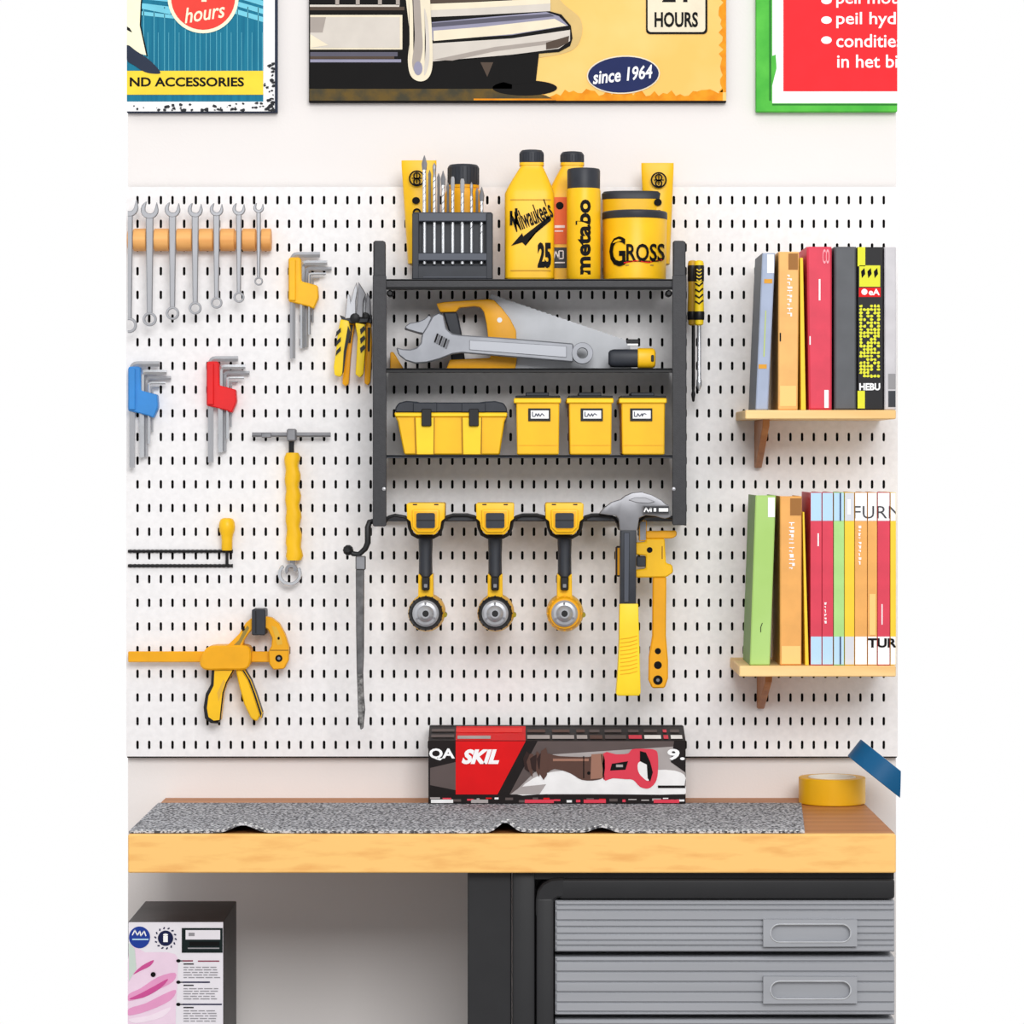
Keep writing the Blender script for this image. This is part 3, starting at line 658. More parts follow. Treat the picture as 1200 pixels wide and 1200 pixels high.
b = MB(); d = .04; b.prism([(457.5,413),(461,412.5),(474,bm_(d)),(457.5,bm_(d))], d+.01, d-.01, yel2, .001, ref=d); tag(b.build('wedge'), 'small amber wedge at the far left of the middle shelf', 'wedge')
r = thing('flashlight', 'stubby black and yellow flashlight at the right of the saw', 'flashlight'); d = .098; yb = bm_(d); zc = yb-12
b = MB()
def latheX(b, prof, py, d, mat, n=24, e=2.0):
    v = []; f = []; k = K(d)
    for px, rr_ in prof:
        p = W(px, py, d)
        for i in range(n):
            a = 2*math.pi*i/n; c, q = math.cos(a), math.sin(a); v.append((p.x, p.y - rr_*k*math.copysign(abs(c)**(2/e), c), p.z + rr_*k*math.copysign(abs(q)**(2/e), q)))
    m_ = len(prof); f = [(q*n+i, q*n+(i+1) % n, (q+1)*n+(i+1) % n, (q+1)*n+i) for q in range(m_-1) for i in range(n)] + [tuple(range(n)), tuple(range((m_-1)*n, m_*n))]
    b.raw(v, f, mat)
latheX(b, [(713,7),(715,9.5),(719,10.6),(747,10.6)], zc, d, dgrey2, 24, 3); b.build('barrel', r)
b = MB(); latheX(b, [(747,11),(748,12),(764,12),(767,10.5),(768,8)], zc, d, yel, 28, 3); b.build('head', r)
b = MB(); b.rbox(763,zc-4,766.5,zc+4,1.5,d+.0125,d+.009,blk,.0003); b.rbox(734,397.5,749,402.5,1.5,d+.004,d-.004,blk,.0006); b.box(735,402.5,748,405,d+.003,d-.003,white_p,.0002); b.build('switch', r)
# ---------------------------------------------------------------- lower shelf: toolbox and bins
d0, d1 = .116, .030; yb = pyz(ZS['low']+.0003, d0)
r = thing('toolbox', 'wide yellow toolbox with dark lid and two black latches', 'toolbox'); b = MB()
b.prism([(462.5,484),(594,484),(593.5,488),(591,494),(585.5,yb),(473.5,yb),(466,494),(463,488)], d0-.002, d1, yel, .0015, ref=d0)
b.prism([(462,483.5),(594.5,483.5),(594,488.5),(463,488.5)], d0+.001, d1-.001, lyel, .001, ref=d0)
for xa, xb, ta, tb in ((488,508.5,486.5,509),(542.5,563.5,541.5,564.5)): b.prism([(ta,489),(tb,489),(xb,yb),(xa,yb)], d0+.0006, d0-.003, lyel, .0008)
for x0_, x1_ in ((486,487.5),(509,508.6),(541.3,542),(564.5,564)): b.flat([(x0_-.5,489),(x0_+.5,489),(x1_+.5,yb),(x1_-.5,yb)], d0+.0008, M('seam_ochre',(150,104,10)))
b.build('body', r)
b = MB(); b.prism([(463,483.5),(463,478),(467,472),(476,469.8),(488,470.5),(492,471.5),(562,471.5),(568,470.5),(580,469.8),(590,472),(594,478),(594.5,483.5)], d0, d1, dgrey2, .0015)
b.box(484,472,512,483,d0+.0015,d0-.003,dgrey2,.0008); b.box(541,472,569,483,d0+.0015,d0-.003,dgrey2,.0008); b.build('lid', r)
for x in (494,549.5):
    b = MB(); b.rbox(x,479,x+11.5,499.5,1.5,d0+.0045,d0-.0005,blk,.0008); b.build('latch', r)
for i, (x, xx, lbx, lb) in enumerate(((602,657.5,619,'yellow storage bin beside the toolbox, left of three bins'),(664,719,680.5,'yellow storage bin between the other two bins'),(725.5,781.5,738.5,'yellow storage bin at the right end, third of the bins'))):
    r = thing('storage_bin', lb, 'storage bin', 'storage bins on the lower rack shelf'); b = MB()
    b.prism([(x+3,470),(xx-2,470),(xx-2.6,yb),(x+4,yb)], d0-.003, d1+.002, yel, .0012, ref=d0)
    b.rbox(x,466.5,xx,472.5,1.5,d0,d1,lyel,.001,ref=d0)
    b.rect(x+4.5,521.5,xx-3.2,522.3,d0-.0026,yel2); b.build('body', r)
    b = MB(); b.box(x+2,463.6,xx-1,466.5,d0-.001,d1+.001,blk,.0006,ref=d0); b.rbox(x+14,459.5,xx-14,464,1.5,d0-.012,d1+.02,dgrey2,.0008,ref=d0); b.build('lid', r)
    b = MB(); b.box(lbx,478.5,lbx+26,493.5,d0-.0016,d0-.0032,blk,.0002,ref=d0); dd = d0-.0012
    b.rect(lbx+3,481,lbx+24,490.5,dd,white_p); b.poly([(lbx+5,482.5),(lbx+5,488),(lbx+8,488),(lbx+9,484.5),(lbx+11,488),(lbx+12+i,484.5),(lbx+14,488),(lbx+16,484.5),(lbx+19,487.5-i)],1.1,dd+.0003,M('ink_blue_grey',(70,76,96))); b.build('label_plate', r)
# ---------------------------------------------------------------- drills
for i, c in enumerate(drx):
    lb = ['cordless drill hanging upside down nearest the left rack post','cordless drill hanging upside down between the other two','cordless drill hanging nearest the hammer, with a yellow chuck collar'][i]
    r = thing('cordless_drill', lb, 'drill', 'drills hanging under the rack'); dt = .155
    b = MB(); b.prism([(c-22.5,591),(c-21,589.5),(c+21,589.5),(c+22.5,591),(c+22,608),(c+18,611),(c+16.5,620),(c+11,626.5),(c-11,626.5),(c-16.5,620),(c-18,611),(c-22,608)], dt-.004, .078, yel, .002, ref=dt, seg=2)
    b.prism([(c-16,597),(c+16,597),(c+15.5,618),(c+9,624),(c-9,624),(c-15.5,618)], dt, dt-.006, yel2, .0022, seg=2)
    b.line(c-15,591.2,c-10,591.2,1.4,dt-.0034,blk); b.line(c+10,591.2,c+15,591.2,1.4,dt-.0034,blk)
    b.rbox(c-11.5,600.5,c+11.5,619.5,3,dt+.0009,dt-.001,dgrey2,.0005); b.box(c-11,609,c+11,610.4,dt+.0013,dt,blk,0); b.build('battery', r)
    b = MB(); secs = [(c,9,.015,626),(c,8.4,.015,632),(c,7.8,.015,650),(c,8,.016,668),(c,8.6,.018,690)]
    b.loft(secs, .105, dgrey2, 3, 24); b.build('handle', r)
    b = MB(); b.prism([(c-8.6,672),(c-4.5,676),(c-4.2,690),(c+4.2,690),(c+4.5,676),(c+8.6,672),(c+8.8,700),(c+15,707),(c+9,712),(c-9,712),(c-15,707),(c-8.8,700)], .128, .088, yel, .0012)
    b.latheY([(14,.045),(20,.052),(21.6,.075),(21.8,.115),(19.5,.128)], c+.8, 719, .125, yel, 30); b.latheY([(3,.1),(3,.119)], c+22, 721, .125, M('olive_plastic',(150,140,30),.5), 10); b.build('housing', r)
    b = MB(); b.rbox(c-4.4,676,c+4.4,692,2,.137,.1,blk,.0012); b.rbox(c-2.4,684,c+2.4,689,1,.1385,.136,steel_d,.0004); b.build('trigger', r)
    b = MB(); cm = yel2 if i == 2 else blk
    b.latheY([(18,.128),(19.6,.130),(20,.143),(17.5,.148)], c, 718.7, .14, cm, 32)
    for k in range(16):
        a = 2*math.pi*k/16; p = W(c+19.4*math.cos(a), 718.7+19.4*math.sin(a), .14); b.tube([(p.x,-.131,p.z),(p.x,-.144,p.z)], .0012, cm, 6, world=True)
    b.build('collar', r)
    b = MB(); b.latheY([(15.5,.146),(15.5,.151),(13,.1535),(10,.154),(8.5,.157),(5,.160),(4.2,.160)], c, 719, .15, steel, 30)
    dd = .1546
    for k in range(3):
        a = 2*math.pi*k/3+.5; b.latheY([(1.6,.152),(1.3,.1552)], c+11.6*math.cos(a), 719+11.6*math.sin(a), .154, steel_d, 8)
    b.latheY([(4,.158),(3.8,.1608)], c, 719, .158, blk, 12); b.build('chuck', r)
# ---------------------------------------------------------------- hammer, pipe wrench
r = thing('claw_hammer', 'claw hammer with steel head, black neck and ribbed yellow grip', 'hammer'); d = .140
b = MB(); hs = M('hammer_steel',(142,142,146),.36,.4,var=.08,scale=40)
b.prism([(702,602),(708,595),(717,588.5),(728,585),(733,581),(741,577.5),(752,576.5),(764,580),(775,586),(783,593),(786,600),(786,606),(779,608),(768,605),(757,604),(749,607),(747,622),(726.5,622),(725,608),(722,604.5),(712,603.5)], d, d-.02, hs, .002, seg=2)
b.box(753,592,785,603,d+.003,d-.023,M('hammer_band',(40,40,44),.4),.0012); b.text('TOLO', 755,594.5,783,600.5,d+.0034,white_p,bold=.03) if False else b.poly([(755,600),(757,595),(760,600),(763,595),(763,600)],1.5,d+.0034,white_p)
b.rect(766,595.5,769,599.5,d+.0034,white_p); b.rect(772,595.5,783,599.5,d+.0034,white_p)
b.prism([(736,586),(744,583),(756,583),(768,588),(760,590),(746,589)], d+.001, d-.001, M('hammer_steel_light',(168,168,172),.34,.4), .0006); b.build('head', r)
b = MB(); b.prism([(727,621),(746,621),(745.5,709),(726.5,709)], d-.001, d-.018, dgrey2, .002, seg=2); b.prism([(731,624),(738,624),(737,706),(731,706)], d+.0002, d-.002, M('neck_slate',(74,78,88),.4), .0006); b.build('neck', r)
b = MB(); b.prism([(726,707.5),(748,707.5),(749,740),(750,780),(751,812),(749,815.5),(724,815.5),(721.8,813),(724,785),(725.5,750)], d+.001, d-.021, lyel, .0026, seg=2)
for k in range(10): b.tube([(726.5,749+k*4.6,d+.0008),(738,747.5+k*4.6,d+.0012),(747,745+k*4.6,d+.0008)], .0005, yel2, 5)
b.build('grip', r)
r = thing('pipe_wrench', 'yellow pipe wrench with three round holes in its handle', 'wrench'); d = .100
b = MB(); b.prism([(765,676),(781,676),(780.5,745),(783,775),(783,795),(779,806.5),(764,806.5),(760,797),(760.5,770),(764.5,745)], d-.002, d-.014, yel2, .0015)
for y, q in ((763,3.6),(779.5,4.6),(797,5.6)): b.disc(771,y,q,q,d-.0016,black_p,20)
b.disc(771,797,2,2,d-.0013,steel_d,12); b.build('handle', r)
b = MB(); b.prism([(745,636),(757,635),(757,631),(779,631),(780.5,660),(788,662),(789,671),(781,676.5),(745,677),(745,668),(757,666.5),(757,651),(745,650)], d, d-.02, yel, .0014); b.disc(761.3,644.5,3.4,3.4,d+.0004,black_p,18); b.line(776,640,776,655,1.2,d+.0004,M('seam_ochre',(150,104,10))); b.build('housing', r)
b = MB(); b.box(746,652,757,664,d-.002,d-.016,dgrey2,.001); b.box(721.5,640,728.5,676,d-.002,d-.018,yel2,.002); b.box(728,655,746,663,d-.005,d-.013,dgrey2,.0005); b.build('adjusting_nut', r)
b = MB(); b.prism([(757,622.5),(793,622),(793,628),(788,631),(757,631.5)], d+.001, d-.018, yel2, .0012); b.box(749,610,758,634,d-.001,d-.015,steel_d,.001); b.build('hook_jaw', r)
# ---------------------------------------------------------------- pry bar on the hook
b = MB(); d = .117; pm = M('worn_steel',(112,111,112),.42,.5,var=.25,scale=90); pm2 = M('worn_steel_tip',(70,68,68),.45,.5,rgb2=(150,148,146),scale=220)
b.prism([(416.8,667),(426.8,667),(426.5,770),(425.5,790),(418,790),(417.2,740)], d+.002, d-.003, pm, .001)
b.box(416.5,651.5,428.5,668,d+.004,d-.004,steel_d,.0012)
b.prism([(418,788),(425.6,788),(426.5,815),(428,832),(426.5,846),(426,853),(422.5,855.5),(421,848),(419.5,835),(419,815)], d+.0015, d-.0025, pm2, .0008)
tag(b.build('pry_bar'), 'long narrow dull steel pry bar hanging from the black hook', 'pry bar')
# ---------------------------------------------------------------- screwdrivers right of the rack
for i in (0,1):
    hm = (M('brass_plastic',(206,160,40),.4,var=.06), lyel)[i]; x = (811.5,819.3)[i]; d = (.05,.078)[i]
    r = thing('screwdriver', ['screwdriver with ochre handle and long black shaft, nearer the rack','screwdriver with bright yellow handle and silver shaft, outer of two'][i], 'screwdriver')
    b = MB(); b.lathe([(2,305),(4.5,306),(5.6,309),(5.2,340),(5.8,362),(5,380),(3,381.5)], x, d, hm, 20)
    b.build('handle', r)
    b = MB(); b.lathe([(5.9,365),(6.3,367),(6.1,374),(5.6,375)], x, d, blk, 20); b.build('collar', r); b = MB(); b.lathe([(5.6,311),(6,313),(5.8,328),(5.5,330)], x, d, blk, 20)
    if i:
        for k in range(4): b.tube([(x-4.5,332+k*7,d+.004),(x,335+k*7,d+.0058),(x+4.5,331+k*7,d+.004)], .0011, blk, 6)
        for k in range(4): b.ringY(x, 314+k*4.2, 3.4, 2.3, d+.0065, d+.005, lyel, 10, 200, 340, bev=0)
    b.build('grip_band', r)
    b = MB()
    if i == 0: b.lathe([(2,381),(2,452),(1.6,458),(2.6,462),(1.4,470),(.5,471)], x+1, d, blk, 12)
    else: b.lathe([(2.4,381),(2.4,444),(3.2,446),(3.2,452),(1.4,456),(.6,458)], x, d, chrome, 12)
    b.build('shaft', r)
# ================================================================ BOOK SHELVES
SD = .165
def shelf_board(y0, y1, xf, lb):
    r = thing('book_shelf', lb, 'shelf'); zt, zb = W(0,y0,SD).z, W(0,y1,SD).z; x0 = W(xf,0,SD).x; x1 = W(1050,0,SD).x
    b = MB(); v = [(x0,-SD,zb),(x1,-SD,zb),(x1,-BF,zb),(x0,-BF,zb),(x0,-SD,zt),(x1,-SD,zt),(x1,-BF,zt),(x0,-BF,zt)]
    b.raw(v, [(0,1,5,4),(1,2,6,5),(2,3,7,6),(3,0,4,7),(4,5,6,7),(0,3,2,1)], wood_shelf, bev=.001); b.build('board', r)
    return r, zt, zb
def bracket(r, xa, xb, zb, h):
    b = MB(); P = [(-BF-.0005,zb),(-.14,zb),(-.135,zb-.008),(-.028,zb-h),(-BF-.0005,zb-h)]
    v = [(xa,y,z) for y, z in P] + [(xb,y,z) for y, z in P]; n = 5
    b.raw(v, [tuple(range(n)), tuple(range(2*n-1,n-1,-1))]+[(i,i+n,(i+1) % n+n,(i+1) % n) for i in range(n)], wood_brk, bev=.0008); b.build('bracket', r)
ru, ZU, zb_ = shelf_board(480.5, 491, 873.5, 'upper pale pine shelf board holding seven books'); bracket(ru, W(886.5,0,.05).x, W(894.5,0,.05).x, zb_, .055)
rl, ZL, zb_ = shelf_board(780.5, 793, 866.5, 'lower pale pine shelf board holding a tight row of books'); bracket(rl, W(889.5,0,.05).x, W(897.5,0,.05).x, zb_, .047)
pages = M('book_pages', (240,232,214), .8, var=.08, scale=150, stretch=(8,1,1))
def marks(b, cx, y0, y1, w, d, m, seed=1):           # unreadable tiny lettering running down a spine
    rr = random.Random(seed); y = y0
    while y < y1:
        h = 2.2+2.2*rr.random(); b.rect(cx-w/2, y, cx-w/2+w*(.35+.6*rr.random()), y+1.1, d, m)
        b.rect(cx-w/2+w*rr.random()*.6, y, cx-w/2+w*.6*rr.random()+w*.3, y+h, d+.0002, m); y += h+1.6
def book(name, lb, grp, zbase, xt0, xt1, yt, xb0, xb1, cover, depth=.105, dF=.155, prints=None, round_=.0012, side_m=None):
    r = thing(name, lb, 'book', grp); ybm = pyz(zbase+.0002, dF)
    b = MB(); dB = dF-depth
    A = [W(xt0,yt,dF), W(xt1,yt,dF), W(xb1,ybm,dF), W(xb0,ybm,dF)]; t = .0014
    def quad(p, q, y0, y1, m, bev):                # p,q = (top,bottom) x pairs -> slab
        zt, zb = A[0].z, A[2].z
        v = [(p[1],y0,zb),(q[1],y0,zb),(q[1],y1,zb),(p[1],y1,zb),(p[0],y0,zt),(q[0],y0,zt),(q[0],y1,zt),(p[0],y1,zt)]
        b.raw(v, [(0,1,5,4),(1,2,6,5),(2,3,7,6),(3,0,4,7),(4,5,6,7),(0,3,2,1)], m, bev=bev)
    L, R = (A[0].x, A[3].x), (A[1].x, A[2].x)
    quad(L, R, -dF, -dF+.004, cover, round_)
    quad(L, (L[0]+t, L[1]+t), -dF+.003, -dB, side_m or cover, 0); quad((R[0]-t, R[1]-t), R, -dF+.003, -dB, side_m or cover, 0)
    if prints: prints(b, dF+.0004)
    b.build('cover', r)
    b = MB()
    def q2(p, q, y0, y1, m):
        zt, zb = A[0].z-.002, A[2].z+.0012
        v = [(p[1],y0,zb),(q[1],y0,zb),(q[1],y1,zb),(p[1],y1,zb),(p[0],y0,zt),(q[0],y0,zt),(q[0],y1,zt),(p[0],y1,zt)]
        b.raw(v, [(0,1,5,4),(1,2,6,5),(2,3,7,6),(3,0,4,7),(4,5,6,7),(0,3,2,1)], m)
    e = t+.0002; q2((L[0]+e,L[1]+e),(R[0]-e,R[1]-e),-dF+.0042,-dB+.003,pages); b.build('page_block', r)
gu, gl = 'books on the upper shelf', 'books on the lower shelf'
orc = M('book_orange',(244,186,110),.5,var=.05); redc = M('book_crimson',(224,66,88),.5,var=.05)
grn = M('book_green',(168,206,112),.5,rgb2=(178,214,126),scale=10); ora2 = M('book_apricot',(242,176,96),.5,var=.05); yelb = M('book_yellow',(252,210,56),.5,var=.03); pgr = M('book_mint',(176,222,136),.5,var=.04)
pale = M('print_pale_blue',(186,220,242),.5); silver = M('print_silver',(214,216,222),.4)
def pA(b, d):
    b.rect(889.5+6,327,905,332,d,M('print_amber',(224,160,60))); b.rect(889,427,898.5,432,d,M('print_amber',(224,160,60))); b.flat([(896.8,364),(898,364),(896,418),(894.5,418)], d, M('print_lime',(190,206,120))); b.rect(899,298,907,320,d,white_p)
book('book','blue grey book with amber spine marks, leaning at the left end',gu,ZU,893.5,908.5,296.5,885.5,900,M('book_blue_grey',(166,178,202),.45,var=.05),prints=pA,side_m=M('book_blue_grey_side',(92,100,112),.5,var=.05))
def vert(b, s, cx, y0, y1, w, d, m, bold=.01, rot=-90): L_ = y1-y0; b.text(s, cx-L_/2, (y0+y1)/2-w/2, cx+L_/2, (y0+y1)/2+w/2, d, m, rot=rot, bold=bold)
def pB(b, d): marks(b,926,322,370,7,d,white_p,4); b.rect(924,297,935,316,d,M('print_brown',(160,110,60))); b.line(914.5,390,914.5,400,1.6,d,black_p); b.rect(914,452,933,476,d,M('print_buff',(246,206,130)))
book('book','orange book with white spine lettering, second on the upper shelf',gu,ZU,912.5,936.5,295,912,934.8,orc,prints=pB)
book('book','very thin yellow booklet between orange and crimson books, upper shelf',gu,ZU,937.4,941,302,938.6,944.4,yelb,prints=None,round_=.0004)
def pC(b, d): b.rect(959.5,327,961.5,352,d,white_p); b.text('CO',964,292,972,309,d,M('print_rose',(250,170,180)),bold=.01); b.rect(966,457,971,478,d,white_p); b.rect(948.6,394,950,404,d,white_p)
book('book','thick crimson book on the upper shelf',gu,ZU,945.6,974.8,289,948.2,974.8,redc,prints=pC,round_=.002)
book('book','plain charcoal grey book on the upper shelf',gu,ZU,978,1003.6,289,978,1003.6,M('book_charcoal',(92,94,98),.5,var=.06),round_=.004)
def pD(b, d):
    ly = M('print_lime_yellow',(226,226,60)); b.rect(1005,289.5,1014,312,d,ly); b.rect(1007,311,1031.5,336,d,ly); b.rect(1005,458,1013.5,478.6,d,ly)
    for k in range(3): b.flat([(1009+k*7.5,318),(1013+k*7.5,314),(1014+k*7.5,321),(1010+k*7.5,326)], d+.0003, black_p)
    b.rect(1006.5,337,1032,348,d,red_p); b.disc(1013,342,3.6,3.6,d+.0003,white_p,14); b.text('eA',1018,338.5,1031,346,d+.0003,white_p,bold=.03)
    rr = random.Random(11); y = 357
    while y < 442:
        x = 1007
        while x < 1028:
            if rr.random() < .74: b.flat([(x+1.9+2.3*math.cos(a)*(.6+.5*rr.random()), y+1.8+2.2*math.sin(a)*(.6+.5*rr.random())) for a in [2*math.pi*k/7 for k in range(7)]], d+.00001*rr.random(), ly)
            x += 4.1
        y += 3.9
    b.text('HEBU',1007,449,1031.5,457.5,d,white_p,bold=.04)
book('book','black book with a yellow speckled spine and red band',gu,ZU,1004.7,1035.4,289.5,1004.7,1035.4,M('book_black',(20,18,22),.5,var=.1),prints=pD)
def pE(b, d): b.rect(1041,438,1049.5,456,d,M('print_mid_grey',(150,148,150))); b.rect(1041,458,1049.5,477,d,dgrey2)
book('book','light grey book at the right end of the upper shelf',gu,ZU,1036.5,1050,289.5,1036.5,1050,M('book_light_grey',(206,203,206),.5,var=.05),prints=pE)
def pG(b, d): b.rect(900,583,908,606,d,white_p); b.poly([(893.5,730),(891.5,735),(891.5,741)],.9,d,black_p)
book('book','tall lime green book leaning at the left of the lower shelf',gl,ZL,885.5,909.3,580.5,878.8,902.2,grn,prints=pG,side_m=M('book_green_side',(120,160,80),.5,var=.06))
def pH(b, d): marks(b,928.5,612,668,7.5,d,white_p,6); b.rect(926,584,939,604,d,M('print_brown',(160,110,60))); b.rect(916,757,938,778,d,M('print_buff',(246,206,130)))
book('book','orange book beside the leaning lime green one, lower shelf',gl,ZL,914.2,939.6,581.5,914.2,939.2,ora2,prints=pH)
book('book','thin yellow booklet squeezed between books, lower shelf',gl,ZL,940.6,942.6,600,943.6,947.8,yelb,round_=.0004)
rowb = [(949.8,963,redc,pale,'crimson book with pale blue spine ends, left of two'),(963.5,976.3,redc,pale,'crimson book with pale blue spine ends and small white title'),(977,989.2,pgr,pale,'mint green book with a dark line on its blue ends'),(989.8,1001.2,yelb,silver,'yellow book with pale grey spine ends, left of the white-ended ones'),
        (1001.8,1016.2,ora2,white_p,'orange book with white spine ends and white title, left of two'),(1016.8,1027.8,ora2,white_p,'narrow orange book with white spine ends, right of two'),(1028.4,1042.8,redc,white_p,'crimson book with white spine ends and small white mark'),(1043.4,1050,yelb,white_p,'yellow book at the right end of the lower shelf')]
for i, (a, c, m, m2, lb) in enumerate(rowb):
    def pp(b, d, i=i, a=a, c=c, m=m, m2=m2):
        b.rect(a+.4,577.6,c-.4,610.3,d,m2); b.rect(a+.4,746,c-.4,778.6,d,m2)
        if i == 1: marks(b,967.5,706,732,3,d,white_p,8)
        if i == 2: b.rect(984,577.6,985.6,610.3,d+.0003,M('print_navy',(40,50,90))); b.rect(984,746,985.6,778.6,d+.0003,M('print_navy',(40,50,90)))
        if i == 3: b.rect(993,585,997,603,d+.0003,white_p)
        if i == 4: marks(b,1008,616,662,4,d,white_p,9)
        if i == 5: b.rect(1019,696,1026,744,d,M('print_buff',(246,206,130)))
        if i == 6: b.rect(1033,708,1034.3,732,d,white_p)
        if i == 0: b.rect(958,625,959.6,640,d,white_p)
        if i >= 4:
            b.text('FURN',1000.5,593,1056,607.5,d+.0006,M('print_mid_grey_dark',(70,70,74)),bold=-.006,clip=(a+.3,c-.3))
            b.text('TUR',1017,748,1051,759,d+.0006,black_p,bold=.035,clip=(a+.3,c-.3))
    book('book',lb,gl,ZL,a,c,577.2,a,c,m,prints=pp,round_=.0004)
# ================================================================ WORKBENCH
XB = .4058; WF = .354; ZT = .900
bench = thing('workbench', 'workbench with pale pine edged top and black steel frame', 'workbench')
ztb = ZT-.0405
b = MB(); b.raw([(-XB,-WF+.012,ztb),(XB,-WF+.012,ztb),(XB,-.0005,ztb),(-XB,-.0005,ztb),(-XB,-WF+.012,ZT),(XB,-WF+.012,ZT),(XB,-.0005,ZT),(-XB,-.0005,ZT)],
      [(0,1,5,4),(1,2,6,5),(2,3,7,6),(3,0,4,7),(4,5,6,7),(0,3,2,1)], wood_top); k = b.build('worktop', bench); k['label'] = 'brown wooden surface'
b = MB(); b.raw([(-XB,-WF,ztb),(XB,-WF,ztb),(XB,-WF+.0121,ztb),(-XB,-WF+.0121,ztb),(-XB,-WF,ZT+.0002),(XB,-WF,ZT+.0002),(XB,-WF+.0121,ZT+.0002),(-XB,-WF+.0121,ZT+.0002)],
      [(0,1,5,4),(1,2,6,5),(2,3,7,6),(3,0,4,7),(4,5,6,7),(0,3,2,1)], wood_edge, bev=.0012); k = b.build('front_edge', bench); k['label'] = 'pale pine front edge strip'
frame_m = M('bench_frame_black',(36,36,38),.4,var=.06,scale=30)
PF = .335
def wbox(b, xa, xb, ya, yb, za, zb, m, bev=.0008, seg=1):
    b.raw([(xa,ya,za),(xb,ya,za),(xb,yb,za),(xa,yb,za),(xa,ya,zb),(xb,ya,zb),(xb,yb,zb),(xa,yb,zb)], [(0,1,5,4),(1,2,6,5),(2,3,7,6),(3,0,4,7),(4,5,6,7),(0,3,2,1)], m, bev=bev, seg=seg)
b = MB(); wbox(b, W(548,0,PF).x, W(599.5,0,PF).x, -PF, -.28, 0, ztb, M('bench_post_charcoal',(40,40,42),.45,var=.05), .0015); b.build('leg', bench)
b = MB(); wbox(b, -XB, W(548,0,PF).x, -.03, -.012, .15, .19, frame_m); wbox(b, -XB+.0, -XB+.03, -.06, -.012, 0, ztb, frame_m) if False else None
wbox(b, -XB, W(599,0,PF).x, -.30, -.012, .44, .455, frame_m); b.build('lower_shelf', bench)
b = MB(); wbox(b, -XB, -XB+.012, -.30, -.012, 0, .44, frame_m); b.build('leg', bench)
# drawer cabinet
cab = thing('drawer_cabinet', 'drawer cabinet with black frame and ribbed grey drawers under the bench', 'cabinet')
CF = .345; xa = W(600.5,0,CF).x
b = MB(); wbox(b, xa, XB, -.30, -.02, .04, ztb-.0005, frame_m); wbox(b, xa, W(627,0,CF).x, -CF+.006, -.29, .04, ztb-.0005, frame_m, .003, 2)
wbox(b, W(628.5,0,CF).x, W(649,0,CF).x, -CF, -.29, .04, ztb-.028, frame_m, .003, 2)
x0, x1 = W(640,0,CF).x, XB; z1 = ztb-.0005; z2 = W(0,1054,CF).z
# rounded corner of the front frame
pts = [(628,1075),(628,1056),(630,1044),(636,1035.5),(646,1030.5),(662,1029),(662,1052),(655,1052),(650.5,1054),(649,1058),(649,1075)]
b.prism(pts, CF-.0005, .29, frame_m, .002, ref=CF)
wbox(b, W(655,0,CF).x, XB, -CF+.0006, -.29, z2, W(0,1030,CF).z, frame_m, .004, 3); wbox(b, xa, XB, -CF+.008, -.29, W(0,1032,CF).z, z1, blk, .0005)
b.build('carcass', cab)
rib = M('drawer_grey',(166,168,173),.38,.25,var=.04,scale=8,stretch=(.3,1,6))
rib_d = M('drawer_groove',(70,71,75),.6)
def drawer(yt, ybt, hy0, hy1, lines):
    o = None; b = MB(); dF = CF-.002
    b.box(650.5, yt, PXX(XB, dF), ybt, dF-.002, .29, rib, .0006, ref=dF)
    ys = [yt] + lines + [ybt]
    for y0_, y1_ in zip(ys, ys[1:]):
        if y1_-y0_ > 2: b.prism([(651.5,y0_+.7),(PXX(XB,dF)-.3,y0_+.7),(PXX(XB,dF)-.3,y1_-.7),(651.5,y1_-.7)], dF+.0005, dF-.004, rib, .0011, ref=dF)
    o = b.build('drawer', cab)
    if hy0:
        cy = (hy0+hy1)/2; P = rrect(903,cy-10.5,997,cy+10.5,10.3,6); n = len(P); o_ = []
        for x, y in P:                                  # matching points on the plate's rim
            dx, dy = x-949.5, y-cy; t = min(55/max(abs(dx),1e-6), ((hy1-hy0)/2)/max(abs(dy),1e-6)); o_.append((949.5+dx*t, cy+dy*t))
        f1, f0 = dF+.007, dF+.0012
        V = [W(x,y,f1) for x, y in o_]+[W(x,y,f1) for x, y in P]+[(W(x,y,f1).x,-f0,W(x,y,f1).z) for x, y in P]+[(W(x,y,f1).x,-f0,W(x,y,f1).z) for x, y in o_]
        F = []
        for i in range(n):
            j = (i+1) % n
            F += [(i,j,j+n,i+n),(i+n,j+n,j+2*n,i+2*n),(i,j,j+3*n,i+3*n)]
        for cxp in (894.5,1004.5):
            for cyp in (hy0,hy1): pass
        h = MB(); h.raw(V, F+[tuple(range(2*n,3*n))], rib)
        h.build('handle_plate', o)
        h = MB(); lipr = [W(x,y,f1) for x, y in P]; c_ = Vector((sum(p.x for p in lipr)/n, 0, sum(p.z for p in lipr)/n)); pts_ = [Vector((p.x,-f1,p.z)) for p in lipr+lipr[:2]]
        h.tube(pts_, .0008, chrome, 6, world=True); h.build('handle', o)
drawer(1055.5, 1115.5, 1074.5, 1113, [1061,1067,1079,1086.5,1094.5,1102.5,1108.5])
drawer(1121.5, 1189.5, 1141, 1180, [1127,1139,1151,1163,1175,1186])
drawer(1195, 1258, None, None, [1201,1213,1225,1237,1249])
